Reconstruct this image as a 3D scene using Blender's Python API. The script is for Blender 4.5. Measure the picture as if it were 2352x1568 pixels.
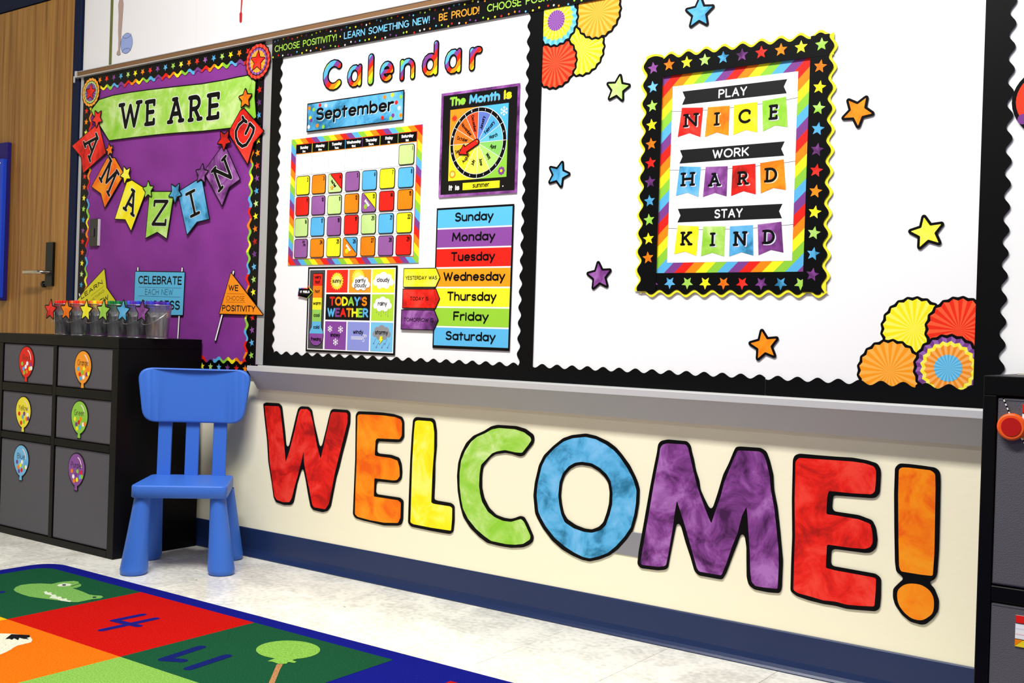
import bpy, math, random
from mathutils import Vector, Matrix
from mathutils.geometry import tessellate_polygon
random.seed(7)
SC = bpy.context.scene
COL = SC.collection
for o in list(bpy.data.objects):
    bpy.data.objects.remove(o)

# ------------------------------------------------------------------ camera
CAM_H = 0.82
YAW, PITCH, ROLL = math.radians(35.4965), math.radians(-0.1795), math.radians(1.8419)
FPX = 2451.4
CX, CY = 1176.0, 784.0
_f = Vector((-math.sin(YAW)*math.cos(PITCH), math.cos(YAW)*math.cos(PITCH), math.sin(PITCH)))
_r0 = Vector((math.cos(YAW), math.sin(YAW), 0)); _u0 = _r0.cross(_f)
_r = _r0*math.cos(ROLL)+_u0*math.sin(ROLL); _u = -_r0*math.sin(ROLL)+_u0*math.cos(ROLL)
cd = bpy.data.cameras.new('camera'); cam = bpy.data.objects.new('camera', cd); COL.objects.link(cam)
m = Matrix((( _r.x, _u.x, -_f.x, 0), (_r.y, _u.y, -_f.y, 0), (_r.z, _u.z, -_f.z, CAM_H), (0, 0, 0, 1)))
cam.matrix_world = m
cd.sensor_width = 36; cd.lens = FPX*36/2352; cd.clip_start = 0.02
SC.camera = cam

# ------------------------------------------------------------------ light and exposure
SC.view_settings.view_transform = 'Standard'
SC.view_settings.look = 'None'
SC.view_settings.gamma = 1
SC.view_settings.use_curve_mapping = False
SC.view_settings.exposure = 0.0
w = bpy.data.worlds.new('world'); SC.world = w; w.use_nodes = True
w.node_tree.nodes['Background'].inputs[0].default_value = (0.98, 0.985, 1.0, 1)
w.node_tree.nodes['Background'].inputs[1].default_value = 0.15
def area(name, loc, sx, sy, power, col=(1, 0.985, 0.95), rot=(0, 0, 0)):
    l = bpy.data.lights.new(name, 'AREA'); l.shape = 'RECTANGLE'; l.size = sx; l.size_y = sy
    l.energy = power; l.color = col
    o = bpy.data.objects.new(name, l); COL.objects.link(o); o.location = loc; o.rotation_euler = rot
    return o
area('ceiling_lamp', (-1.65, 0.92, 3.5), 2.2, 0.28, 200)
area('fill_light_rear', (-1.4, -1.4, 3.5), 2.4, 0.6, 34)  # unseen fill light added behind the camera to lift the shadows

# ------------------------------------------------------------------ colour and materials
def lin(c):
    return tuple(((v/255)/12.92 if v/255 <= 0.04045 else ((v/255+0.055)/1.055)**2.4) for v in c)
BLACK=(5,5,6); WHITE=(250,250,250)
RED=(232,32,22); ORANGE=(250,136,14); YELLOW=(252,240,34); GREEN=(142,204,60); BLUE=(88,178,230); PURPLE=(124,62,142)
LRED=(244,88,60); LORANGE=(252,172,70); LYELLOW=(252,246,120); LGREEN=(196,230,140); LBLUE=(140,206,240); LPURPLE=(160,110,178)
MATS = {}
def _new(name):
    mt = bpy.data.materials.new(name); mt.use_nodes = True
    return mt, mt.node_tree, mt.node_tree.nodes['Principled BSDF']
def mat(c, rough=0.55, spec=0.25, metal=0.0, kind='plain', bump=0.0, bscale=200, name=None):
    key = (tuple(c), rough, spec, metal, kind, bump, bscale)
    if key in MATS: return MATS[key]
    mt, nt, b = _new(name or ('surface_%s_%02x%02x%02x' % ((kind,)+tuple(c))))
    L = lin(c)
    b.inputs['Base Color'].default_value = (*L, 1)
    b.inputs['Roughness'].default_value = rough
    b.inputs['Specular IOR Level'].default_value = spec
    b.inputs['Metallic'].default_value = metal
    N = nt.nodes; K = nt.links
    tc = N.new('ShaderNodeTexCoord')
    if kind != 'plain' or bump:
        geo = N.new('ShaderNodeNewGeometry')
    if kind == 'water':           # watercolour print: pale and deep pools of one hue
        nz = N.new('ShaderNodeTexNoise'); nz.inputs['Scale'].default_value = 11; nz.inputs['Detail'].default_value = 8
        nz.inputs['Roughness'].default_value = 0.66; nz.inputs['Distortion'].default_value = 0.6
        K.new(geo.outputs['Position'], nz.inputs['Vector'])
        rp = N.new('ShaderNodeValToRGB'); e = rp.color_ramp.elements
        dk = tuple(v*0.52 for v in L); md = L
        if c in (RED,): lt = lin((244, 66, 52)); dk = lin((166, 20, 14))
        elif c in (ORANGE,): lt = lin((250, 156, 30)); dk = lin((240, 96, 12))
        elif c in (YELLOW,): lt = lin((252, 248, 110)); dk = lin((246, 226, 20))
        elif c in (GREEN,): lt = lin((204, 232, 150)); dk = lin((140, 204, 50)); md = lin((168, 216, 92))
        elif c in (BLUE,): lt = lin((120, 190, 238)); dk = lin((38, 112, 152)); md = lin((84, 172, 222))
        elif c in (PURPLE,): lt = lin((172, 112, 186)); dk = lin((66, 26, 74)); md = lin((130, 64, 142))
        else: lt = tuple(min(1, v*1.35+0.02) for v in L)
        e[0].position = 0.36; e[0].color = (*dk, 1)
        e[1].position = 0.64; e[1].color = (*lt, 1)
        x = e.new(0.5); x.color = (*md, 1)
        K.new(nz.outputs['Fac'], rp.inputs['Fac']); K.new(rp.outputs['Color'], b.inputs['Base Color'])
    elif kind == 'paperblotch':
        nz = N.new('ShaderNodeTexNoise'); nz.inputs['Scale'].default_value = 7; nz.inputs['Detail'].default_value = 5
        K.new(geo.outputs['Position'], nz.inputs['Vector'])
        rp = N.new('ShaderNodeValToRGB'); e = rp.color_ramp.elements
        e[0].position = 0.3; e[0].color = (*[v*0.86 for v in L], 1); e[1].position = 0.7; e[1].color = (*[min(1, v*1.12) for v in L], 1)
        K.new(nz.outputs['Fac'], rp.inputs['Fac']); K.new(rp.outputs['Color'], b.inputs['Base Color'])
    elif kind == 'carpet':
        nz = N.new('ShaderNodeTexNoise'); nz.inputs['Scale'].default_value = 260; nz.inputs['Detail'].default_value = 3
        K.new(geo.outputs['Position'], nz.inputs['Vector'])
        mx = N.new('ShaderNodeMixRGB'); mx.blend_type = 'MULTIPLY'; mx.inputs['Fac'].default_value = 1
        rp = N.new('ShaderNodeValToRGB'); e = rp.color_ramp.elements
        e[0].position = 0.3; e[0].color = (0.62, 0.62, 0.62, 1); e[1].position = 0.7; e[1].color = (1.15, 1.15, 1.15, 1)
        K.new(nz.outputs['Fac'], rp.inputs['Fac']); K.new(rp.outputs['Color'], mx.inputs['Color2']); mx.inputs['Color1'].default_value = (*L, 1)
        K.new(mx.outputs['Color'], b.inputs['Base Color'])
        bp = N.new('ShaderNodeBump'); bp.inputs['Strength'].default_value = 0.6; bp.inputs['Distance'].default_value = 0.003
        K.new(nz.outputs['Fac'], bp.inputs['Height']); K.new(bp.outputs['Normal'], b.inputs['Normal'])
    elif kind == 'wood':
        mp = N.new('ShaderNodeMapping'); mp.inputs['Scale'].default_value = (26, 26, 0.7)
        K.new(geo.outputs['Position'], mp.inputs['Vector'])
        nz = N.new('ShaderNodeTexNoise'); nz.inputs['Scale'].default_value = 1.6; nz.inputs['Detail'].default_value = 8; nz.inputs['Distortion'].default_value = 0.7
        K.new(mp.outputs['Vector'], nz.inputs['Vector'])
        mp2 = N.new('ShaderNodeMapping'); mp2.inputs['Scale'].default_value = (160, 160, 3)
        K.new(geo.outputs['Position'], mp2.inputs['Vector'])
        n2 = N.new('ShaderNodeTexNoise'); n2.inputs['Scale'].default_value = 1.5; n2.inputs['Detail'].default_value = 3
        K.new(mp2.outputs['Vector'], n2.inputs['Vector'])
        ad = N.new('ShaderNodeMath'); ad.operation = 'MULTIPLY_ADD'; ad.inputs[1].default_value = 0.3
        K.new(n2.outputs['Fac'], ad.inputs[0]); K.new(nz.outputs['Fac'], ad.inputs[2])
        rp = N.new('ShaderNodeValToRGB'); e = rp.color_ramp.elements
        e[0].position = 0.47; e[0].color = (*lin((122, 80, 34)), 1); e[1].position = 0.78; e[1].color = (*lin((172, 124, 60)), 1)
        x = e.new(0.6); x.color = (*L, 1)
        K.new(ad.outputs[0], rp.inputs['Fac']); K.new(rp.outputs['Color'], b.inputs['Base Color'])
    elif kind == 'vinyl':
        nz = N.new('ShaderNodeTexNoise'); nz.inputs['Scale'].default_value = 60; nz.inputs['Detail'].default_value = 6
        K.new(geo.outputs['Position'], nz.inputs['Vector'])
        n2 = N.new('ShaderNodeTexNoise'); n2.inputs['Scale'].default_value = 4.5; n2.inputs['Detail'].default_value = 6; n2.inputs['Distortion'].default_value = 1.5
        K.new(geo.outputs['Position'], n2.inputs['Vector'])
        ad = N.new('ShaderNodeMath'); ad.operation = 'MULTIPLY_ADD'; ad.inputs[1].default_value = 0.8
        K.new(n2.outputs['Fac'], ad.inputs[0]); K.new(nz.outputs['Fac'], ad.inputs[2])
        rp = N.new('ShaderNodeValToRGB'); e = rp.color_ramp.elements
        e[0].position = 0.68; e[0].color = (*[v*0.80 for v in L], 1); e[1].position = 1.05; e[1].color = (*[min(1, v*1.1) for v in L], 1)
        K.new(ad.outputs[0], rp.inputs['Fac']); K.new(rp.outputs['Color'], b.inputs['Base Color'])
        # scattered dark scuffs
        n3 = N.new('ShaderNodeTexNoise'); n3.inputs['Scale'].default_value = 26; n3.inputs['Detail'].default_value = 2
        K.new(geo.outputs['Position'], n3.inputs['Vector'])
        r3 = N.new('ShaderNodeMapRange'); r3.inputs[1].default_value = 0.35; r3.inputs[2].default_value = 0.65; r3.inputs[3].default_value = rough*0.6; r3.inputs[4].default_value = rough*1.4
        K.new(n2.outputs['Fac'], r3.inputs[0]); K.new(r3.outputs[0], b.inputs['Roughness'])
        r4 = N.new('ShaderNodeValToRGB'); q = r4.color_ramp.elements
        q[0].position = 0.24; q[0].color = (0.35, 0.3, 0.26, 1); q[1].position = 0.265; q[1].color = (1, 1, 1, 1)
        K.new(n3.outputs['Fac'], r4.inputs['Fac'])
        mx = N.new('ShaderNodeMixRGB'); mx.blend_type = 'MULTIPLY'; mx.inputs['Fac'].default_value = 1
        K.new(rp.outputs['Color'], mx.inputs['Color1']); K.new(r4.outputs['Color'], mx.inputs['Color2']); K.new(mx.outputs['Color'], b.inputs['Base Color'])
    if bump and kind != 'carpet':
        n4 = N.new('ShaderNodeTexNoise'); n4.inputs['Scale'].default_value = bscale; n4.inputs['Detail'].default_value = 3
        K.new(geo.outputs['Position'], n4.inputs['Vector'])
        bp = N.new('ShaderNodeBump'); bp.inputs['Strength'].default_value = bump; bp.inputs['Distance'].default_value = 0.002
        K.new(n4.outputs['Fac'], bp.inputs['Height']); K.new(bp.outputs['Normal'], b.inputs['Normal'])
    MATS[key] = mt
    return mt
SEQ = [RED, ORANGE, YELLOW, GREEN, BLUE, PURPLE]
def stripes(sx, sz, period, phase, sy=0.0):
    key = ('stripes', sx, sz, period, phase)
    if key in MATS: return MATS[key]
    mt, nt, b = _new('printed_rainbow_stripes'); N = nt.nodes; K = nt.links
    b.inputs['Roughness'].default_value = 0.45; b.inputs['Specular IOR Level'].default_value = 0.25
    tc = N.new('ShaderNodeTexCoord'); dp = N.new('ShaderNodeVectorMath'); dp.operation = 'DOT_PRODUCT'
    dp.inputs[1].default_value = (sx/period, sy, sz/period)
    K.new(tc.outputs['Object'], dp.inputs[0])
    ad = N.new('ShaderNodeMath'); ad.operation = 'ADD'; ad.inputs[1].default_value = phase
    K.new(dp.outputs['Value'], ad.inputs[0])
    fr = N.new('ShaderNodeMath'); fr.operation = 'FRACT'; K.new(ad.outputs[0], fr.inputs[0])
    rp = N.new('ShaderNodeValToRGB'); rp.color_ramp.interpolation = 'CONSTANT'; e = rp.color_ramp.elements
    e[0].position = 0; e[0].color = (*lin(SEQ[0]), 1); e[1].position = 1/6; e[1].color = (*lin(SEQ[1]), 1)
    for i in range(2, 6):
        x = e.new(i/6); x.color = (*lin(SEQ[i]), 1)
    K.new(fr.outputs[0], rp.inputs['Fac']); K.new(rp.outputs['Color'], b.inputs['Base Color'])
    MATS[key] = mt
    return mt
def clear_plastic():
    mt, nt, b = _new('clear_smoky_plastic'); N = nt.nodes; K = nt.links
    N.remove(b); out = N['Material Output']
    tr = N.new('ShaderNodeBsdfTransparent'); tr.inputs[0].default_value = (0.68, 0.68, 0.70, 1)
    gl = N.new('ShaderNodeBsdfGlossy'); gl.inputs['Roughness'].default_value = 0.12; gl.inputs[0].default_value = (0.85, 0.85, 0.85, 1)
    df = N.new('ShaderNodeBsdfDiffuse'); df.inputs[0].default_value = (0.32, 0.32, 0.34, 1)
    lw = N.new('ShaderNodeLayerWeight'); lw.inputs[0].default_value = 0.35
    m1 = N.new('ShaderNodeMixShader'); m1.inputs[0].default_value = 0.30; K.new(tr.outputs[0], m1.inputs[1]); K.new(df.outputs[0], m1.inputs[2])
    m2 = N.new('ShaderNodeMixShader'); K.new(lw.outputs['Facing'], m2.inputs[0]); K.new(m1.outputs[0], m2.inputs[1]); K.new(gl.outputs[0], m2.inputs[2])
    K.new(m2.outputs[0], out.inputs[0])
    return mt

def ink(c): return mat(c, 0.5, 0.2)
def wc(c): return mat(c, 0.5, 0.2, kind='water')
MBLACK = mat(BLACK, 0.42, 0.14)
MINK = mat((6, 6, 7), 0.5, 0.12)
MWHITE = mat(WHITE, 0.5, 0.2)

# ------------------------------------------------------------------ 2-D helpers
def ccw(p):
    a = sum(p[i][0]*p[(i+1) % len(p)][1]-p[(i+1) % len(p)][0]*p[i][1] for i in range(len(p)))
    return list(p) if a > 0 else list(reversed(p))
def arc(cx, cy, rx, ry, a0, a1, n=None):
    n = n or max(3, int(abs(a1-a0)/22)+1)
    return [(cx+rx*math.cos(math.radians(a0+(a1-a0)*i/n)), cy+ry*math.sin(math.radians(a0+(a1-a0)*i/n))) for i in range(n+1)]
def circ(cx, cy, rx, ry=None, n=24):
    ry = ry or rx
    return [(cx+rx*math.cos(2*math.pi*i/n), cy+ry*math.sin(2*math.pi*i/n)) for i in range(n)]
def rect(x0, z0, x1, z1): return [(x0, z0), (x1, z0), (x1, z1), (x0, z1)]
def rrect(x0, z0, x1, z1, r, n=4):
    return arc(x1-r, z1-r, r, r, 0, 90, n)+arc(x0+r, z1-r, r, r, 90, 180, n)+arc(x0+r, z0+r, r, r, 180, 270, n)+arc(x1-r, z0+r, r, r, 270, 360, n)
def offset(pts, d, n=4):
    p = ccw(pts); out = []; L = len(p)
    for i in range(L):
        a, b, c = Vector(p[i-1]), Vector(p[i]), Vector(p[(i+1) % L])
        e1 = (b-a); e2 = (c-b)
        if e1.length < 1e-9 or e2.length < 1e-9: continue
        e1.normalize(); e2.normalize()
        n1 = Vector((e1.y, -e1.x)); n2 = Vector((e2.y, -e2.x))
        cr = e1.x*e2.y-e1.y*e2.x
        if (cr > 0) == (d > 0) and abs(cr) > 0.05:
            a1 = math.atan2(n1.y, n1.x); a2 = math.atan2(n2.y, n2.x)
            da = (a2-a1+math.pi) % (2*math.pi)-math.pi
            k = max(1, int(abs(da)/0.5))
            for j in range(k+1):
                t = a1+da*j/k
                out.append((b.x+d*math.cos(t), b.y+d*math.sin(t)))
        else:
            mm = n1+n2
            if mm.length < 1e-6: continue
            mm.normalize(); s = d/max(0.35, mm.dot(n1))
            out.append((b.x+mm.x*s, b.y+mm.y*s))
    return out
def roundp(pts, r, n=3):
    out = []; L = len(pts)
    for i in range(L):
        a, b, c = Vector(pts[i-1]), Vector(pts[i]), Vector(pts[(i+1) % L])
        d1 = a-b; d2 = c-b
        r1 = min(r, d1.length*0.45); r2 = min(r, d2.length*0.45)
        p0 = b+d1.normalized()*r1; p2 = b+d2.normalized()*r2
        for j in range(n+1):
            t = j/n
            q = p0*(1-t)**2+b*2*t*(1-t)+p2*t*t
            out.append((q.x, q.y))
    return out
def starp(cx, cz, R, rot=0, k=0.45):
    return [(cx+(R if i % 2 == 0 else R*k)*math.sin(math.radians(rot)+i*math.pi/5), cz+(R if i % 2 == 0 else R*k)*math.cos(math.radians(rot)+i*math.pi/5)) for i in range(10)]
def clip(poly, nx, nz, d):      # keep the half plane nx*x+nz*z <= d
    out = []
    for i in range(len(poly)):
        a = poly[i-1]; b = poly[i]
        fa = nx*a[0]+nz*a[1]-d; fb = nx*b[0]+nz*b[1]-d
        if (fa > 0) != (fb > 0):
            t = fa/(fa-fb); out.append((a[0]+(b[0]-a[0])*t, a[1]+(b[1]-a[1])*t))
        if fb <= 0: out.append(b)
    return out

# ------------------------------------------------------------------ mesh builder
class M:
    """collects faces, links them as ONE mesh object.  Wall art is drawn as (x, z, d): d metres in front of plane y."""
    def __init__(s, y=None, floor=None):
        s.v = []; s.f = []; s.mi = []; s.mats = []; s.y = y; s.fl = floor; s.smooth = []; s.k = 0
    def _m(s, mt):
        if mt not in s.mats: s.mats.append(mt)
        return s.mats.index(mt)
    def tf(s, u, v, d):
        if s.fl is not None: return (u, v, s.fl+d)
        return (u, s.y-d, v)
    def add(s, vs, fs, mt, smooth=False):
        b = len(s.v); s.v += [tuple(x) for x in vs]; k = s._m(mt)
        for f in fs:
            s.f.append(tuple(b+i for i in f)); s.mi.append(k); s.smooth.append(smooth)
    def poly(s, pts, d, mt, back=None, holes=None):
        s.k += 1; d = d+(s.k % 40)*6e-6
        p = ccw(pts)
        if holes:
            hs = [ccw(h) for h in holes]
            loops = [[Vector((x, z, 0)) for x, z in p]]+[[Vector((x, z, 0)) for x, z in reversed(h)] for h in hs]
            tri = tessellate_polygon(loops); flat = [q for l in loops for q in l]
            fs = []
            for t in tri:
                a, b, c = (flat[i] for i in t)
                fs.append(t if (b-a).cross(c-a).z > 0 else (t[0], t[2], t[1]))
            s.add([s.tf(q.x, q.y, d) for q in flat], fs, mt)
        else:
            s.add([s.tf(x, z, d) for x, z in p], [tuple(range(len(p)))], mt)
        if back is not None:
            n = len(p)
            s.add([s.tf(x, z, d) for x, z in p]+[s.tf(x, z, back) for x, z in p],
                  [(i, n+i, n+(i+1) % n, (i+1) % n) for i in range(n)]+([] if holes else [tuple(range(2*n-1, n-1, -1))]), mt)
            if holes:
                for h in hs:
                    n = len(h)
                    s.add([s.tf(x, z, d) for x, z in h]+[s.tf(x, z, back) for x, z in h], [((i+1) % n, n+(i+1) % n, n+i, i) for i in range(n)], mt)
        return s
    def line(s, pts, wd, d, mt, closed=False, cap=True):
        """a fat line: mitred runs split at sharp corners, round caps"""
        pts = list(pts)
        loop = (closed or (len(pts) > 4 and (Vector(pts[0])-Vector(pts[-1])).length < 1e-7))
        if loop and not closed: pts = pts[:-1]
        if loop:
            q = [Vector(t) for t in pts]; h = wd/2; n = len(q); Lf = []; Rt = []
            if max(((q[i]-q[i-1]).angle(q[(i+1) % n]-q[i])) for i in range(n)) < 0.8:
                for i in range(n):
                    e1 = (q[i]-q[i-1]).normalized(); e2 = (q[(i+1) % n]-q[i]).normalized()
                    m_ = Vector((-(e1.y+e2.y), e1.x+e2.x)); m_.normalize(); sc = h/max(0.5, m_.dot(Vector((-e1.y, e1.x))))
                    Lf.append(q[i]+m_*sc); Rt.append(q[i]-m_*sc)
                s.k += 1; dd = d+(s.k % 40)*6e-6
                s.add([s.tf(x.x, x.y, dd) for x in Rt+Lf], [(i, (i+1) % n, n+(i+1) % n, n+i) for i in range(n)], mt)
                return s
            pts = pts+[pts[0]]
        runs = [[pts[0]]]
        for i in range(1, len(pts)):
            runs[-1].append(pts[i])
            if i < len(pts)-1:
                a = Vector(pts[i])-Vector(pts[i-1]); b = Vector(pts[i+1])-Vector(pts[i])
                if a.length > 1e-9 and b.length > 1e-9 and a.angle(b) > 0.85: runs.append([pts[i]])
        h = wd/2
        for rn in runs:
            q = [Vector(rn[0])]
            for t in rn[1:]:
                if (Vector(t)-q[-1]).length > 1e-7: q.append(Vector(t))
            if len(q) < 2: continue
            Lf = []; Rt = []
            for i, t in enumerate(q):
                e1 = (t-q[i-1]).normalized() if i else (q[1]-q[0]).normalized()
                e2 = (q[i+1]-t).normalized() if i < len(q)-1 else e1
                n = Vector((-(e1.y+e2.y), e1.x+e2.x)); n.normalize()
                sc = h/max(0.5, n.dot(Vector((-e1.y, e1.x))))
                Lf.append(t+n*sc); Rt.append(t-n*sc)
            s.k += 1; dd = d+(s.k % 40)*6e-6
            vs = [s.tf(x.x, x.y, dd) for x in Rt]+[s.tf(x.x, x.y, dd) for x in Lf]; n = len(q)
            s.add(vs, [(i, i+1, n+i+1, n+i) for i in range(n-1)], mt)
            if cap:
                for e, t in ((q[1]-q[0], q[0]), (q[-2]-q[-1], q[-1])):
                    a = math.degrees(math.atan2(e.y, e.x))
                    hp = arc(t.x, t.y, h, h, a+90, a+270, 5)
                    s.add([s.tf(x, z, dd) for x, z in hp], [tuple(range(len(hp)))], mt)
        return s
    def box(s, x0, x1, y0, y1, z0, z1, mt, bev=0.0):
        if bev <= 0:
            vs = [(x, y, z) for z in (z0, z1) for y in (y0, y1) for x in (x0, x1)]
            s.add(vs, [(0, 2, 3, 1), (4, 5, 7, 6), (0, 1, 5, 4), (2, 6, 7, 3), (0, 4, 6, 2), (1, 3, 7, 5)], mt)
        else:
            b = bev; c = ((x0+x1)/2, (y0+y1)/2, (z0+z1)/2); hx, hy, hz = (x1-x0)/2, (y1-y0)/2, (z1-z0)/2
            idx = {}; vs = []
            for sx in (-1, 1):
                for sy in (-1, 1):
                    for sz in (-1, 1):
                        for ax, dx in enumerate(((0, b, b), (b, 0, b), (b, b, 0))):
                            idx[(sx, sy, sz, ax)] = len(vs)
                            vs.append((c[0]+sx*(hx-dx[0]), c[1]+sy*(hy-dx[1]), c[2]+sz*(hz-dx[2])))
            fs = []
            def q(*k): 
                f = [idx[i] for i in k]
                P = [Vector(vs[i]) for i in f]; nn = (P[1]-P[0]).cross(P[2]-P[0]); cc = sum(P, Vector())/len(P)-Vector(c)
                fs.append(tuple(f if nn.dot(cc) > 0 else reversed(f)))
            for a in range(3):
                for sg in (-1, 1):
                    ks = []
                    for t1, t2 in ((-1, -1), (1, -1), (1, 1), (-1, 1)):
                        k = [0, 0, 0]; k[a] = sg; k[(a+1) % 3] = t1; k[(a+2) % 3] = t2; ks.append((*k, a))
                    q(*ks)
            for a in range(3):
                b1, b2 = (a+1) % 3, (a+2) % 3
                for s1 in (-1, 1):
                    for s2 in (-1, 1):
                        k0 = [0, 0, 0]; k0[b1] = s1; k0[b2] = s2
                        ka = k0[:]; ka[a] = -1; kb = k0[:]; kb[a] = 1
                        q((*ka, b1), (*kb, b1), (*kb, b2), (*ka, b2))
            for sx in (-1, 1):
                for sy in (-1, 1):
                    for sz in (-1, 1): q((sx, sy, sz, 0), (sx, sy, sz, 1), (sx, sy, sz, 2))
            s.add(vs, fs, mt)
        return s
    def lathe(s, prof, c, mt, n=24, axis='z', capb=True, capt=True):
        vs = []; fs = []
        for r, h in prof:
            for i in range(n):
                a = 2*math.pi*i/n
                if axis == 'z': vs.append((c[0]+r*math.cos(a), c[1]+r*math.sin(a), c[2]+h))
                else: vs.append((c[0]+r*math.cos(a), c[1]-h, c[2]+r*math.sin(a)))
        for j in range(len(prof)-1):
            for i in range(n):
                a, b = j*n+i, j*n+(i+1) % n
                fs.append((a, b, b+n, a+n))
        s.add(vs, fs, mt, True)
        if capb: s.add(vs[:n], [tuple(range(n-1, -1, -1))], mt)
        if capt: s.add(vs[-n:], [tuple(range(n))], mt)
        return s
    def tube(s, pts, r, mt, n=8, r2=None):
        P = [Vector(p) for p in pts]; vs = []; up = Vector((0.13, 0.21, 0.97))
        for i, p in enumerate(P):
            t = (P[min(i+1, len(P)-1)]-P[max(i-1, 0)]).normalized()
            a = t.cross(up); 
            if a.length < 1e-3: a = t.cross(Vector((1, 0, 0)))
            a.normalize(); b = t.cross(a)
            rr = r if r2 is None else r+(r2-r)*i/(len(P)-1)
            for k in range(n):
                g = 2*math.pi*k/n; vs.append(p+(a*math.cos(g)+b*math.sin(g))*rr)
        fs = [(j*n+k, j*n+(k+1) % n, (j+1)*n+(k+1) % n, (j+1)*n+k) for j in range(len(P)-1) for k in range(n)]
        s.add(vs, fs, mt, True)
        s.add(vs[:n], [tuple(range(n-1, -1, -1))], mt); s.add(vs[-n:], [tuple(range(n))], mt)
        return s
    def prism(s, prof, x0, x1, mt):   # profile (y, z) swept along x
        p = ccw(prof); n = len(p)
        vs = [(x0, y, z) for y, z in p]+[(x1, y, z) for y, z in p]
        s.add(vs, [(i, (i+1) % n, n+(i+1) % n, n+i) for i in range(n)]+[tuple(range(n-1, -1, -1)), tuple(range(n, 2*n))], mt)
        return s
    def obj(s, name, parent=None, origin=None, local=False, bevel=0):
        if not s.f: return None
        org = Vector(origin) if origin is not None else (Vector() if (local or parent is None) else ORG.get(parent.name, Vector()))
        if origin is None and parent is None and not local:
            org = Vector((sum(v[0] for v in s.v)/len(s.v), sum(v[1] for v in s.v)/len(s.v), min(v[2] for v in s.v)))
        me = bpy.data.meshes.new(name)
        me.from_pydata([(v[0]-org.x, v[1]-org.y, v[2]-org.z) for v in s.v], [], s.f)
        for mt in s.mats: me.materials.append(mt)
        me.polygons.foreach_set('material_index', s.mi)
        me.polygons.foreach_set('use_smooth', s.smooth)
        me.update()
        o = bpy.data.objects.new(name, me); COL.objects.link(o)
        if parent is not None:
            o.parent = parent; ORG[o.name] = org
            o.location = org-ORG.get(parent.name, Vector()) if not local else (0, 0, 0)
        else:
            o.location = org; ORG[o.name] = org
        if bevel:
            b = o.modifiers.new('bevel', 'BEVEL'); b.width = bevel; b.segments = 2; b.limit_method = 'ANGLE'
        return o
ORG = {}
def tag(o, label=None, cat=None, group=None, kind=None):
    if label: o['label'] = label
    if cat: o['category'] = cat
    if group: o['group'] = group
    if kind: o['kind'] = kind
    return o
def thing(name, loc, label, cat, group=None, rz=0):
    o = bpy.data.objects.new(name, None); COL.objects.link(o); o.location = loc; o.rotation_euler = (0, 0, rz)
    o.empty_display_size = 0.05
    ORG[o.name] = Vector(loc)
    return tag(o, label, cat, group)
def copy_tree(o, parent=None, dloc=None):
    c = o.copy(); COL.objects.link(c)
    if parent is not None: c.parent = parent
    for ch in list(o.children): copy_tree(ch, c)
    return c

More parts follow.
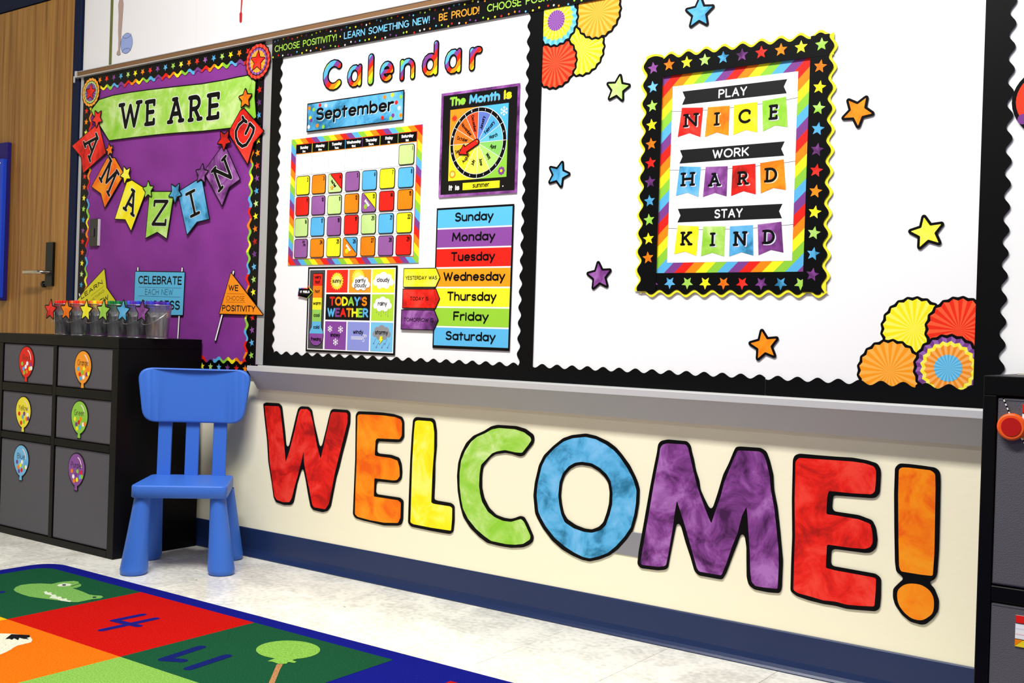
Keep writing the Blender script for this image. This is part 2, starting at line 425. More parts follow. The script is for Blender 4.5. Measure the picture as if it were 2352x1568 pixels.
# ------------------------------------------------------------------ lettering: strokes on a unit cap height
A = arc
G = {
'A': (.62, [[(0,0),(.31,1),(.62,0)], [(.11,.34),(.51,.34)]]),
'B': (.52, [[(0,0),(0,1)]+[(.22,1)]+A(.24,.77,.23,.23,90,-90)+[(0,.54)], [(0,.54),(.22,.54)]+A(.25,.27,.26,.27,90,-90)+[(0,0)]]),
'C': (.62, [A(.36,.5,.36,.5,48,312)]),
'D': (.6, [[(0,0),(0,1),(.18,1)]+A(.2,.5,.4,.5,90,-90)+[(0,0)]]),
'E': (.46, [[(.46,1),(0,1),(0,0),(.46,0)], [(0,.52),(.4,.52)]]),
'F': (.44, [[(.44,1),(0,1),(0,0)], [(0,.5),(.38,.5)]]),
'G': (.68, [A(.36,.5,.36,.5,48,350)+[(.7,.46)], [(.42,.46),(.7,.46),(.7,.2)]]),
'H': (.58, [[(0,0),(0,1)], [(.58,0),(.58,1)], [(0,.52),(.58,.52)]]),
'I': (.0, [[(0,0),(0,1)]]),
'J': (.4, [[(.4,1),(.4,.25)]+A(.2,.22,.2,.22,0,-160)]),
'K': (.54, [[(0,0),(0,1)], [(.52,1),(.02,.42)], [(.16,.58),(.54,0)]]),
'L': (.44, [[(0,1),(0,0),(.44,0)]]),
'M': (.74, [[(0,0),(.06,1),(.37,.2),(.68,1),(.74,0)]]),
'N': (.6, [[(0,0),(0,1),(.6,0),(.6,1)]]),
'O': (.74, [circ(.37,.5,.37,.5,18)+[(.74,.5)]]),
'P': (.5, [[(0,0),(0,1),(.22,1)]+A(.24,.74,.26,.26,90,-90)+[(0,.48)]]),
'Q': (.74, [circ(.37,.5,.37,.5,18)+[(.74,.5)], [(.45,.25),(.74,-.05)]]),
'R': (.52, [[(0,0),(0,1),(.22,1)]+A(.24,.74,.26,.26,90,-90)+[(0,.48)], [(.24,.48),(.52,0)]]),
'S': (.5, [A(.26,.76,.23,.24,25,270)+A(.25,.26,.26,.26,90,-150)]),
'T': (.54, [[(0,1),(.54,1)], [(.27,1),(.27,0)]]),
'U': (.56, [[(0,1),(0,.3)]+A(.28,.28,.28,.28,180,360)+[(.56,1)]]),
'V': (.6, [[(0,1),(.3,0),(.6,1)]]),
'W': (.86, [[(0,1),(.22,0),(.43,.9),(.64,0),(.86,1)]]),
'X': (.56, [[(0,0),(.56,1)], [(0,1),(.56,0)]]),
'Y': (.56, [[(0,1),(.28,.45),(.56,1)], [(.28,.45),(.28,0)]]),
'Z': (.52, [[(0,1),(.52,1),(0,0),(.52,0)]]),
'a': (.48, [circ(.25,.3,.25,.3,14)+[(.5,.3)], [(.5,.6),(.5,0)]]),
'b': (.48, [circ(.25,.3,.25,.3,14)+[(.5,.3)], [(0,1),(0,0)]]),
'c': (.46, [A(.26,.3,.26,.3,48,312)]),
'd': (.48, [circ(.25,.3,.25,.3,14)+[(.5,.3)], [(.5,1),(.5,0)]]),
'e': (.5, [[(.03,.31),(.51,.31)], A(.26,.3,.25,.3,0,312)]),
'f': (.3, [A(.3,.82,.17,.18,60,180)+[(.13,0)], [(0,.6),(.3,.6)]]),
'g': (.48, [circ(.25,.3,.25,.3,14)+[(.5,.3)], [(.5,.6),(.5,-.12)]+A(.27,-.12,.23,.2,0,-150)]),
'h': (.44, [[(0,1),(0,0)], [(0,.32)]+A(.22,.36,.22,.24,180,0)+[(.44,0)]]),
'i': (.02, [[(0,.6),(0,0)], [(0,.84),(0,.86)]]),
'j': (.15, [[(.12,.6),(.12,-.1)]+A(0,-.12,.12,.16,0,-110), [(.12,.84),(.12,.86)]]),
'k': (.42, [[(0,0),(0,1)], [(.38,.6),(0,.22)], [(.14,.34),(.42,0)]]),
'l': (.02, [[(0,1),(0,0)]]),
'm': (.74, [[(0,.6),(0,0)], [(0,.38)]+A(.185,.4,.185,.2,180,0)+[(.37,0)], [(.37,.38)]+A(.555,.4,.185,.2,180,0)+[(.74,0)]]),
'n': (.44, [[(0,.6),(0,0)], [(0,.34)]+A(.22,.36,.22,.24,180,0)+[(.44,0)]]),
'o': (.52, [circ(.26,.3,.26,.3,14)+[(.52,.3)]]),
'p': (.48, [circ(.25,.3,.25,.3,14)+[(.5,.3)], [(0,.6),(0,-.36)]]),
'q': (.48, [circ(.25,.3,.25,.3,14)+[(.5,.3)], [(.5,.6),(.5,-.36)]]),
'r': (.3, [[(0,.6),(0,0)], [(0,.32)]+A(.24,.34,.24,.26,180,70)]),
's': (.38, [A(.2,.45,.17,.15,25,270)+A(.19,.16,.19,.16,90,-150)]),
't': (.32, [[(.14,.9),(.14,0)], [(0,.6),(.32,.6)]]),
'u': (.46, [[(0,.6),(0,.24)]+A(.23,.22,.23,.22,180,360), [(.46,.6),(.46,0)]]),
'v': (.46, [[(0,.6),(.23,0),(.46,.6)]]),
'w': (.68, [[(0,.6),(.17,0),(.34,.56),(.51,0),(.68,.6)]]),
'x': (.42, [[(0,0),(.42,.6)], [(0,.6),(.42,0)]]),
'y': (.48, [[(0,.6),(.24,.04)], [(.48,.6),(.12,-.36)]]),
'z': (.4, [[(0,.6),(.4,.6),(0,0),(.4,0)]]),
'!': (.02, [[(0,1),(0,.32)], [(0,.0),(0,.02)]]),
'.': (.02, [[(0,0),(0,.02)]]), ',': (.02, [[(0,.02),(-.04,-.12)]]), "'": (.02, [[(.02,1),(0,.8)]]), '/': (.4, [[(0,-.05),(.4,1.05)]]),
'*': (.02, [[(0,.5),(0,.52)]]),
'0': (.52, [circ(.26,.5,.26,.5,16)+[(.52,.5)]]),
'1': (.16, [[(0,.8),(.16,1),(.16,0)]]),
'2': (.5, [A(.25,.74,.24,.26,160,-30)+[(0,0),(.5,0)]]),
'3': (.48, [A(.22,.76,.22,.24,140,-90)+[(.16,.52)], [(.16,.52)]+A(.22,.27,.26,.27,90,-145)]),
'4': (.54, [[(.54,.3),(0,.3),(.36,1),(.36,0)]]),
'5': (.48, [[(.44,1),(.06,1),(.03,.56)]+A(.22,.32,.26,.32,115,-145)]),
'6': (.5, [[(.4,1),(.06,.5)]+A(.25,.29,.25,.29,150,510)]),
'7': (.48, [[(0,1),(.48,1),(.14,0)]]),
'8': (.5, [circ(.25,.76,.2,.24,12)+[(.45,.76)], circ(.25,.27,.25,.27,14)+[(.5,.27)]]),
'9': (.5, [A(.25,.71,.25,.29,-30,330)+[(.5,.71),(.12,0)]]),
}
SERIF = {'A': [(0,0),(.62,0),(.25,1)], 'B': [(-.02,0),(-.02,1)], 'C': [], 'D': [(-.02,0),(-.02,1)], 'E': [(0,0),(0,1)], 'G': [(.6,.46)],
 'H': [(0,0),(0,1),(.58,0),(.58,1)], 'I': [(0,0),(0,1)], 'K': [(0,0),(0,1),(.5,1),(.54,0)], 'M': [(-.02,0),(0,1),(.76,0),(.74,1)],
 'N': [(0,0),(0,1),(.6,1)], 'R': [(0,0),(0,1),(.54,0)], 'W': [(0,1),(.86,1)], 'Z': []}
VSERIF = {'E': [(.46,1,-.16),(.46,0,.16)], 'Z': [(0,1,-.18),(.52,0,.18)], 'C': [(.6,.87,-.16)], 'G': [(.6,.87,-.16)]}
SP = 0.2
def twidth(s, sp): return sum((.3 if ch == ' ' else G[ch][0]) for ch in s)+sp*(len(s)-1)
def glyph(m, ch, f, wd, d, mt, slab=False):
    lc = ch.islower()
    for st in G[ch][1]:
        m.line([f(x, (z*1.12 if z <= .6 else .672+(z-.6)*.82) if lc and z > 0 else z) for x, z in st], wd, d, mt)
    if slab:
        for x, z in SERIF.get(ch, []): m.line([f(x-.11, z), f(x+.11, z)], wd*0.9, d, mt)
        for x, z, l in VSERIF.get(ch, []): m.line([f(x, z), f(x, z+l)], wd*0.9, d, mt)
def text(m, s, p0, p1, h, wd, d, mt, slab=False, sp=SP, rel=True):
    """fit string s between baseline points p0 and p1, cap height h, stroke wd (fraction of h)"""
    p0 = Vector(p0); p1 = Vector(p1); W = wd*h if rel else wd
    ax = (p1-p0); L = ax.length; ax.normalize(); up = Vector((-ax.y, ax.x))
    tw = max(twidth(s, sp), .05); xs = max(1e-4, (L-W))/tw if len(s) > 1 or tw > .1 else h
    hh = h-W; x = 0.0
    b = p0+ax*(W/2)+up*(W/2)
    if len(s) == 1 and tw <= .1: b = p0+ax*(L/2)+up*(W/2)
    i = 0
    for ch in s:
        if ch != ' ':
            mm = mt[i % len(mt)] if isinstance(mt, list) else mt
            glyph(m, ch, (lambda X: (lambda a, c: tuple(b+ax*((X+a)*xs)+up*(c*hh))))(x), W, d, mm, slab)
            i += 1
        x += (.3 if ch == ' ' else G[ch][0])+sp
def tcen(m, s, c, h, wd, d, mt, xs=1.0, slab=False, sp=SP, ang=0):
    """string centred on c (middle of the capitals)"""
    L = twidth(s, sp)*h*xs; a = math.radians(ang); ax = Vector((math.cos(a), math.sin(a))); up = Vector((-ax.y, ax.x))
    p = Vector(c)-ax*L/2-up*h/2
    text(m, s, p, p+ax*L, h, wd, d, mt, slab, sp)

# ------------------------------------------------------------------ picture point -> point on a plane of the room
def ray(px, py):
    return _f+_r*((px-CX)/FPX)+_u*(-(py-CY)/FPX)
WALL_Y = 2.615; BOARD_Y = 2.603
def at(px, py, y=BOARD_Y):
    r = ray(px, py); t = y/r.y
    return (r.x*t, CAM_H+r.z*t)
def on_floor(px, py, z=0.0):
    r = ray(px, py); t = (z-CAM_H)/r.z
    return (r.x*t, r.y*t)
def crop(x0, y0, s, y=BOARD_Y):
    return lambda u, v: at(x0+u/s, y0+v/s, y)
def cropf(x0, y0, s, z):
    return lambda u, v: on_floor(x0+u/s, y0+v/s, z)
def pts(c, l): return [c(*p) for p in l]
TH = 0.0008
def card(name, poly, d, mt, origin=None, parent=None, y=BOARD_Y, holes=None, th=TH):
    b = M(y); b.poly(poly, d, mt, back=d-th, holes=holes)
    return b.obj(name, parent, origin)
def printed(name, parent, fn, y=BOARD_Y):
    b = M(y); fn(b); return b.obj(name, parent)
def cen(poly): return (sum(p[0] for p in poly)/len(poly), sum(p[1] for p in poly)/len(poly))
def hline(b, x0, x1, z, wd, d, mt): b.poly(rect(x0, z-wd/2, x1, z+wd/2), d, mt)
def vline(b, x, z0, z1, wd, d, mt): b.poly(rect(x-wd/2, z0, x+wd/2, z1), d, mt)

# ================================================================== the setting
def structure(o): o['kind'] = 'structure'; return o
cream = mat((247, 241, 213), 0.6, 0.2, bump=0.15, bscale=90)
navy = mat((28, 44, 84), 0.33, 0.35, bump=0.1, bscale=60)
navy_frame = mat((12, 24, 56), 0.5, 0.1)
alu = mat((178, 178, 178), 0.42, 0.4, metal=0.1, bump=0.08, bscale=120)
alu_bright = mat((214, 214, 216), 0.35, 0.5, metal=0.3)
DX0, DX1 = -5.16, at(163, 300, 2.6)[0]
FX1 = at(179, 300, 2.6)[0]
DZ = 2.235
b = M()
b.box(FX1-0.03, 2.4, WALL_Y, WALL_Y+0.12, 0, 3.0, cream)
b.box(DX0-0.06, FX1-0.03, WALL_Y, WALL_Y+0.12, DZ+0.05, 3.0, cream)
b.box(-6.2, DX0-0.06, WALL_Y, WALL_Y+0.12, 0, 3.0, cream)
structure(b.obj('wall_back', origin=(0, WALL_Y, 0)))
b = M(); b.box(-6.02, -5.9, -4.0, WALL_Y, 0, 3.0, cream); structure(b.obj('wall_left', origin=(-5.96, 0, 0)))
b = M(); prof = [(-5.9, 0), (-5.884, 0), (-5.892, 0.016), (-5.8955, 0.03), (-5.896, 0.101), (-5.9, 0.101)]
b.v = []; vs = [(x, y, z) for y in (-4.0, WALL_Y) for x, z in prof]; b.add(vs, [(i, (i+1) % 6, 6+(i+1) % 6, 6+i) for i in range(6)], navy); structure(b.obj('baseboard_left', origin=(-5.9, 0, 0)))
# baseboard: rubber cove with a toe
b = M()
prof = [(WALL_Y, 0), (WALL_Y-0.016, 0), (WALL_Y-0.017, 0.003), (WALL_Y-0.013, 0.008), (WALL_Y-0.008, 0.016), (WALL_Y-0.0045, 0.03), (WALL_Y-0.004, 0.098), (WALL_Y-0.002, 0.101), (WALL_Y, 0.101)]
b.prism(prof, FX1, 2.4, navy)
structure(b.obj('baseboard_back', origin=(0, WALL_Y, 0)))
# floor: slab with one vinyl tile object per tile that can be told apart
b = M(); b.box(-6.2, 2.4, -4.0, WALL_Y+0.12, -0.06, -0.0035, mat((150, 148, 138), 0.7, 0.1))
fl = structure(b.obj('floor', origin=(0, 0, 0)))
vin = [mat((232, 230, 220), 0.2, 0.6, kind='vinyl'), mat((235, 233, 223), 0.22, 0.6, kind='vinyl'), mat((229, 227, 218), 0.18, 0.6, kind='vinyl')]
T = 0.305; JY = 2.340; meshes = []
for mt in vin:
    t = M(); t.box(-T/2+0.0006, T/2-0.0006, -T/2+0.0006, T/2-0.0006, -0.0035, 0.0, mt, bev=0.0006)
    oo = t.obj('tile', local=True); meshes.append(oo.data); bpy.data.objects.remove(oo)
for j in range(-6, 2):
    for i in range(-20, 7):
        x = i*T+0.07; y = JY+T/2+j*T
        if x < -5.8: continue
        o = bpy.data.objects.new('tile', meshes[random.randrange(3)]); COL.objects.link(o); o.parent = fl
        o.location = (x, y, 0)
b = M(); b.box(-6.2, 2.4, -4.0, JY-6*T, -0.0035, 0, vin[0])
b.obj('tile_field', fl)['kind'] = 'stuff'

# door with navy steel frame
d1 = thing('door_1', ((DX0+DX1)/2, WALL_Y, 0), None, None); d1['kind'] = 'structure'
b = M(); b.box(DX0+0.004, DX1-0.004, WALL_Y-0.012, WALL_Y+0.033, 0.008, DZ-0.004, mat((148, 100, 42), 0.42, 0.35, kind='wood'), bev=0.002)
b.obj('door_leaf', d1)
b = M(); b.box(DX1, FX1, WALL_Y-0.016, WALL_Y+0.1, 0, DZ+0.085, navy_frame, bev=0.002); b.obj('door_jamb', d1)
b = M(); b.box(DX0-0.085, DX0, WALL_Y-0.016, WALL_Y+0.1, 0, DZ+0.085, navy_frame, bev=0.002); b.obj('door_jamb', d1)
b = M(); b.box(DX0, DX1, WALL_Y-0.016, WALL_Y+0.1, DZ, DZ+0.085, navy_frame, bev=0.002); b.obj('door_head', d1)
YD = WALL_Y-0.012
hx0, hz1 = at(111, 557, YD); hx1, hz0 = at(125, 657, YD)
lock = mat((22, 22, 24), 0.3, 0.5, metal=0.6); chrome = mat((190, 180, 165), 0.2, 0.6, metal=0.95)
b = M(); b.box(hx0, hx1, YD-0.012, YD, hz0, hz1, lock, bev=0.002); pl = b.obj('lock_plate', d1)
lx0, lz = at(56, 625, YD-0.05)
b = M(); hxm = (hx0+hx1)/2
b.tube([(hxm, YD-0.006, lz), (hxm, YD-0.045, lz), (hxm-0.012, YD-0.052, lz), (lx0, YD-0.052, lz)], 0.009, chrome, n=12)
tag(b.obj('lever_handle', d1), 'chrome lever handle')
b = M(); b.lathe([(0.014, 0), (0.014, 0.012), (0.008, 0.016)], (hxm-0.045, YD, lz-0.05), lock, axis='y', n=16); b.obj('handle_shadow', d1)  # dark stub added in place of the shadow below the lever

# blue pocket folder hanging on the door
xa, za = at(18, 326, YD-0.02); xb, zb = at(4, 690, YD-0.02)
pk = thing('hanging_pocket', (xa-0.15, YD, zb), 'purple and blue hanging pocket on the oak door, cut by the left picture edge', 'pocket')
b = M(); b.box(xa-0.3, xa, YD-0.022, YD-0.001, zb, za, mat((36, 24, 110), 0.6, 0.2), bev=0.003); b.obj('backing', pk)
xc, zc = at(9, 364, YD-0.04)
b = M(); b.box(xa-0.3, xc, YD-0.045, YD-0.022, zb+0.01, zc, mat((24, 66, 200), 0.5, 0.3), bev=0.004); b.obj('front_pocket', pk)
b = M(); b.lathe([(0.006, 0.022), (0.006, 0.026), (0.003, 0.028)], (xc-0.025, YD-0.02, zc-0.02), chrome, axis='y', n=12); b.obj('rivet', pk)

# ================================================================== boards
BZ0, BZ1 = 0.6945, 1.8618
b = M(); b.box(-2.948, 0.55, BOARD_Y, WALL_Y, BZ0, BZ1, mat((246, 246, 248), 0.5, 0.25, bump=0.03, bscale=30))
wb = tag(b.obj('white_board', origin=(-1.2, WALL_Y, BZ0)), 'long white papered wall board behind the calendar charts and stars', 'board')
for x0, x1 in ((-2.9915, -2.948),):
    b = M(); b.box(x0, x1, BOARD_Y-0.0008, WALL_Y, BZ0, BZ1, alu, bev=0.0015); b.obj('frame_post', wb)
# purple bulletin board
b = M(); b.box(-4.116, -2.9915, BOARD_Y, WALL_Y, 0.655, BZ1, mat((134, 56, 146), 0.7, 0.12, kind='paperblotch'))
pb = tag(b.obj('bulletin_board', origin=(-3.55, WALL_Y, 0.655)), 'bulletin board covered with blotchy purple paper beside the oak door', 'bulletin board')
b = M(); b.box(-4.133, -4.116, BOARD_Y-0.005, WALL_Y, 0.655, BZ1, alu, bev=0.001); b.obj('frame_post', pb)

# display rail over both boards
rl = thing('display_rail', (-2.3, WALL_Y, 1.862), 'tan cork display rail with aluminium lips above the boards', 'rail')
b = M(); b.box(-4.15, 0.5, BOARD_Y-0.012, WALL_Y, 1.8655, 1.884, mat((128, 96, 68), 0.8, 0.1, bump=0.3, bscale=300)); tag(b.obj('cork_strip', rl), 'tan cork strip')
b = M(); b.box(-4.15, 0.5, BOARD_Y-0.018, WALL_Y, 1.862, 1.8655, alu_bright, bev=0.0008); b.obj('lower_lip', rl)
b = M(); b.box(-4.15, 0.5, BOARD_Y-0.014, WALL_Y, 1.884, 1.8875, alu, bev=0.0008); b.obj('upper_lip', rl)
b = M(); b.box(-4.160, -4.15, BOARD_Y-0.020, WALL_Y, 1.860, 1.889, alu, bev=0.002); b.box(-4.158, -4.152, BOARD_Y-0.026, BOARD_Y-0.019, 1.838, 1.866, alu, bev=0.0015); b.obj('end_clip', rl)

# chalk tray
YT = 2.550
TX0 = at(568, 843, YT)[0]; TX1 = -0.435
tr = thing('chalk_tray', ((TX0+TX1)/2, WALL_Y, 0.61), 'long grey aluminium chalk tray under the white board', 'tray')
b = M()
prof = [(WALL_Y, 0.694), (WALL_Y, 0.608), (2.600, 0.608), (YT+0.004, 0.6725), (YT, 0.674), (YT, 0.6915), (YT+0.003, 0.6925), (YT+0.006, 0.687), (2.595, 0.686), (2.598, 0.694)]
b.prism(prof, TX0, TX1, alu); b.obj('tray_body', tr)
b = M(); b.box(TX0-0.001, TX1, YT-0.0012, YT+0.003, 0.674, 0.6922, alu_bright, bev=0.0008); tag(b.obj('front_lip', tr), 'bright front lip')

# ================================================================== sheets above the rail
YS = 2.611
def up(px, py=40): return at(px, py, YS)[0]
edges = [(up(195, 60), up(253, 60), 'narrow blank white sheet at the left end above the rail'),
         (up(259, 60), up(450, 60), 'glossy white sheet with a baseball bat and blue ball drawn on it'),
         (up(451, 60), up(596, 60), 'glossy white sheet with the tip of a red brush on it'),
         (up(597, 40), up(757, 30), 'blank glossy white sheet right of the red brush sheet'),
         (up(758.5, 20), up(847, 10), 'narrow blank white sheet above the word Calendar'),
         (up(848.5, 10), up(1100, 0), 'wide blank white sheet at the right above the dotted banner')]
paper = mat((236, 234, 238), 0.32, 0.4, bump=0.05, bscale=14)
sheets = []
for x0, x1, lb in edges:
    b = M(); b.box(x0, x1, YS, WALL_Y, 1.8875, 2.56, paper)
    sheets.append(tag(b.obj('paper_sheet', origin=((x0+x1)/2, WALL_Y, 1.8875)), lb, 'paper', 'white sheets above the rail'))
b = M(); b.box(up(253, 60), up(259, 60), YS-0.001, WALL_Y, 1.8875, 2.56, mat((104, 112, 62), 0.6, 0.2)); b.obj('green_edge_strip', sheets[1])
c = crop(180, 0, 5.113, YS)
b = M(YS)
bat = [(502,-40),(478,20),(472,60),(476,180),(470,360),(474,470),(470,590),(455,615),(452,640),(475,652),(496,640),(492,610),(490,560),(500,470),(510,330),(520,200),(530,60),(526,10)]
b.poly(pts(c, bat), 0.0004, ink((178, 152, 142))); b.line(pts(c, bat), 0.0016, 0.0006, ink((110, 92, 96)), closed=True); b.obj('baseball_bat_drawing', sheets[1])
b = M(YS); bc = c(568, 508); rx = abs(c(638, 500)[0]-c(498, 510)[0])/2; rz = abs(c(575, 388)[1]-c(560, 628)[1])/2
b.poly(circ(*bc, rx, rz), 0.0008, ink((146, 164, 216))); b.line(circ(*bc, rx, rz), 0.0016, 0.001, ink((84, 92, 130)), closed=True)
for s in (1, -1):
    b.line([(bc[0]+rx*0.75*math.cos(t*math.pi/6), bc[1]+s*(rz*0.85-rz*0.35*math.sin(t*math.pi/6))) for t in range(7)], 0.0014, 0.0012, ink((84, 92, 130)))
b.obj('ball_drawing', sheets[1])
b = M(YS); br = [(1912,-10),(1905,140),(1893,160),(1893,250),(1900,268),(1912,268),(1922,250),(1925,160),(1918,140),(1930,-10)]
b.poly(pts(c, br), 0.0005, ink((196, 30, 34))); b.obj('red_brush_drawing', sheets[2])

# ================================================================== black scalloped trims
def scal(x0, x1, z_base, z_mean, amp, per, phase=0.0, n=10):
    k = max(4, int((x1-x0)/per*n)); out = [(x0, z_base), (x1, z_base)]
    for i in range(k+1):
        x = x1-(x1-x0)*i/k; out.append((x, z_mean+amp*math.cos(2*math.pi*(x-phase)/per)))
    return out
def swap(p): return [(z, x) for x, z in p]
PER = 0.0517
trimm = mat((6, 6, 8), 0.38, 0.16, bump=0.04, bscale=18)
TRIMS = [
 ('bottom', scal(-2.948, at(1760, 860)[0]-0.0005, 0.695, 0.7415, 0.006, PER, -2.828), 0.0040, 'black scalloped trim along the bottom of the calendar board and onward'),
 ('bottom', scal(at(1760, 860)[0]+0.0005, 0.5, 0.695, 0.7405, 0.006, PER, -0.608), 0.0040, 'black scalloped trim along the bottom right, under the paper fans'),
 ('left', swap(scal(0.695, 1.862, -2.948, -2.899, 0.006, PER*0.87, 1.735)), 0.0036, 'black scalloped trim upright beside the grey post, left of the calendar'),
 ('mid', swap(scal(0.695, 1.862, -1.777, -1.8295, -0.0055, PER*0.9, 1.657)), 0.0036, 'black scalloped trim upright between the weekday chart and the blue star'),
 ('right', swap(scal(0.695, 1.862, -0.556, -0.4975, 0.007, PER, 1.564)), 0.0036, 'wide black scalloped trim upright at the right, above the right shelf'),
]
for _, p, d, lb in TRIMS:
    tag(card('scalloped_trim', p, d, trimm), lb, 'border', 'black scalloped trims')

# dotted motto banner
bz0, bz1 = 1.789, 1.8615
ban = tag(card('motto_banner', rect(-2.949, bz0, 0.4, bz1), 0.0052, mat((8, 8, 9), 0.3, 0.3, bump=0.25, bscale=9)), 'black dotted banner with mottos running under the display rail', 'banner')
def _dots(b):
    rr = random.Random(3); cols = [RED, YELLOW, GREEN, BLUE, PURPLE, ORANGE, WHITE]
    x = -2.94; i = 0
    while x < 0.35:
        for zz in (bz0+0.004, bz1-0.006):
            b.poly(circ(x+rr.uniform(-.006, .006), zz+rr.uniform(-0.001, 0.008)*(1 if zz < 1.82 else -1), 0.0032, 0.0032, 10), 0.0055, ink(cols[(i*3+rr.randrange(2)) % 7])); i += 1
        x += 0.0235
printed('printed_dots', ban, _dots)['kind'] = 'stuff'
c = crop(600, 0, 3.675)
def _txt(b):
    x = c(123, 440); e = c(648, 345); zt = 1.8135; h = 0.0235
    L1 = (x[0], e[0]); g = mat((150, 196, 70), .5, .2)
    text(b, 'CHOOSE POSITIVITY!', (L1[0], zt), (L1[1], zt), h, .15, 0.0056, g)
    b.poly(circ(c(677, 318)[0], zt+h/2, 0.003, n=10), 0.0056, ink(YELLOW))
    y0, y1 = c(708, 330)[0], c(1432, 205)[0]
    text(b, 'LEARN SOMETHING NEW!', (y0, zt), (y1, zt), h, .15, 0.0056, ink((110, 184, 226)))
    b.poly(circ(c(1468, 168)[0], zt+h/2, 0.003, n=10), 0.0056, ink(PURPLE))
    y2, y3 = c(1508, 185)[0], c(1850, 130)[0]
    text(b, 'BE PROUD!', (y2, zt), (y3, zt), h, .15, 0.0056, ink((240, 152, 44)))
    dx = c(1915, 110)[0]-L1[0]
    for k in range(1, 3):
        text(b, 'CHOOSE POSITIVITY!', (L1[0]+dx*k, zt), (L1[1]+dx*k, zt), h, .15, 0.0056, g)
        text(b, 'LEARN SOMETHING NEW!', (y0+dx*k, zt), (y1+dx*k, zt), h, .15, 0.0056, ink((110, 184, 226)))
        if y3+dx*k < 0.38: text(b, 'BE PROUD!', (y2+dx*k, zt), (y3+dx*k, zt), h, .15, 0.0056, ink((240, 152, 44)))
printed('lettering', ban, _txt)

# ================================================================== WELCOME! letters on the cream wall
WL = []
k1 = crop(580, 900, 4.6125, WALL_Y); k2 = crop(900, 920, 4.3556, WALL_Y); k3 = crop(1200, 960, 4.356, WALL_Y); k4 = crop(1440, 980, 3.92, WALL_Y); k5 = crop(1780, 1020, 3.5644, WALL_Y)
WL.append((k1, RED, 'large red cut-out letter W on the cream wall', [[(120,125),(150,110),(285,118),(318,150),(330,250),(350,420),(362,560),(378,580),(395,565),(430,420),(470,250),(490,175),(520,150),(600,155),(635,190),(660,330),(695,480),(712,560),(728,578),(745,560),(785,400),(815,270),(835,195),(860,178),(1015,190),(1043,220),(1040,330),(1000,500),(960,650),(925,800),(895,900),(860,1080),(835,1210),(800,1260),(750,1272),(650,1248),(620,1210),(595,1080),(570,930),(550,830),(538,815),(522,830),(480,970),(455,1100),(440,1170),(415,1195),(340,1195),(255,1165),(230,1110),(210,960),(175,740),(160,500),(135,280)]],
 [[(135,145),(285,150),(302,180),(320,330),(345,560),(360,740),(400,620),(450,430),(500,210),(520,180),(590,180),(620,210),(650,330),(690,560),(730,705),(755,600),(800,400),(835,240),(855,210),(1005,218),(1018,240),(1015,320),(965,520),(920,700),(880,860),(850,1020),(818,1180),(780,1240),(660,1220),(640,1190),(610,1030),(580,900),(555,750),(548,630),(530,720),(490,880),(455,1000),(425,1120),(400,1165),(330,1165),(265,1140),(240,1100),(215,920),(190,740),(175,500),(150,280)]]))
WL.append((k1, ORANGE, 'large orange cut-out letter E between the red W and yellow L', [[(1100,240),(1125,203),(1260,208),(1370,215),(1500,232),(1590,262),(1612,310),(1612,480),(1580,525),(1540,532),(1345,522),(1330,540),(1325,630),(1345,650),(1480,665),(1560,695),(1585,760),(1592,850),(1585,920),(1545,960),(1500,962),(1335,945),(1318,965),(1312,1060),(1330,1082),(1570,1118),(1605,1150),(1600,1350),(1585,1400),(1550,1415),(1400,1412),(1290,1385),(1180,1360),(1100,1335),(1070,1295),(1082,1000),(1095,700),(1098,450)]],
 [[(1120,250),(1140,235),(1260,240),(1400,248),(1520,265),(1580,290),(1592,330),(1590,460),(1565,500),(1330,490),(1312,510),(1303,670),(1330,678),(1470,698),(1545,725),(1565,800),(1568,890),(1540,930),(1500,935),(1300,912),(1293,1105),(1550,1145),(1580,1170),(1575,1330),(1550,1385),(1400,1382),(1250,1355),(1120,1320),(1092,1290),(1100,1000),(1112,700),(1115,450)]]))
WL.append((k2, YELLOW, 'large yellow cut-out letter L on the cream wall', [[(218,190),(245,162),(415,175),(440,200),(455,300),(455,450),(440,620),(437,800),(428,985),(460,998),(600,1022),(632,1050),(632,1200),(620,1310),(590,1332),(520,1322),(400,1300),(200,1258),(168,1220),(175,1000),(190,600),(205,350)]],
 [[(240,205),(265,195),(400,205),(420,225),(432,320),(430,500),(415,700),(402,1018),(430,1030),(590,1055),(612,1070),(610,1180),(600,1298),(400,1268),(220,1232),(193,1215),(200,1000),(212,600),(228,330)]]))
WL.append((k2, GREEN, 'large lime green cut-out letter C on the cream wall', [[(930,300),(1000,255),(1060,240),(1250,252),(1345,280),(1425,340),(1432,390),(1420,430),(1370,490),(1330,545),(1290,558),(1200,530),(1140,520),(1040,535),(990,570),(920,660),(908,750),(908,870),(930,970),(980,1070),(1050,1140),(1130,1170),(1195,1180),(1240,1170),(1290,1150),(1330,1160),(1370,1230),(1425,1360),(1415,1410),(1380,1440),(1320,1465),(1200,1470),(1080,1450),(960,1420),(880,1360),(790,1270),(720,1160),(690,1050),(665,900),(658,750),(670,620),(700,520),(750,420),(820,350)]],
 [[(940,325),(1010,285),(1080,272),(1240,285),(1330,315),(1395,365),(1403,395),(1370,445),(1310,520),(1240,515),(1140,492),(1060,505),(1010,525),(900,640),(885,730),(880,850),(890,930),(910,1010),(970,1110),(1040,1165),(1120,1200),(1200,1210),(1250,1195),(1300,1180),(1330,1210),(1395,1350),(1390,1385),(1320,1430),(1240,1438),(1150,1432),(1000,1400),(930,1350),(850,1280),(770,1180),(720,1080),(700,980),(685,850),(685,720),(700,600),(740,500),(800,410),(860,360)]]))
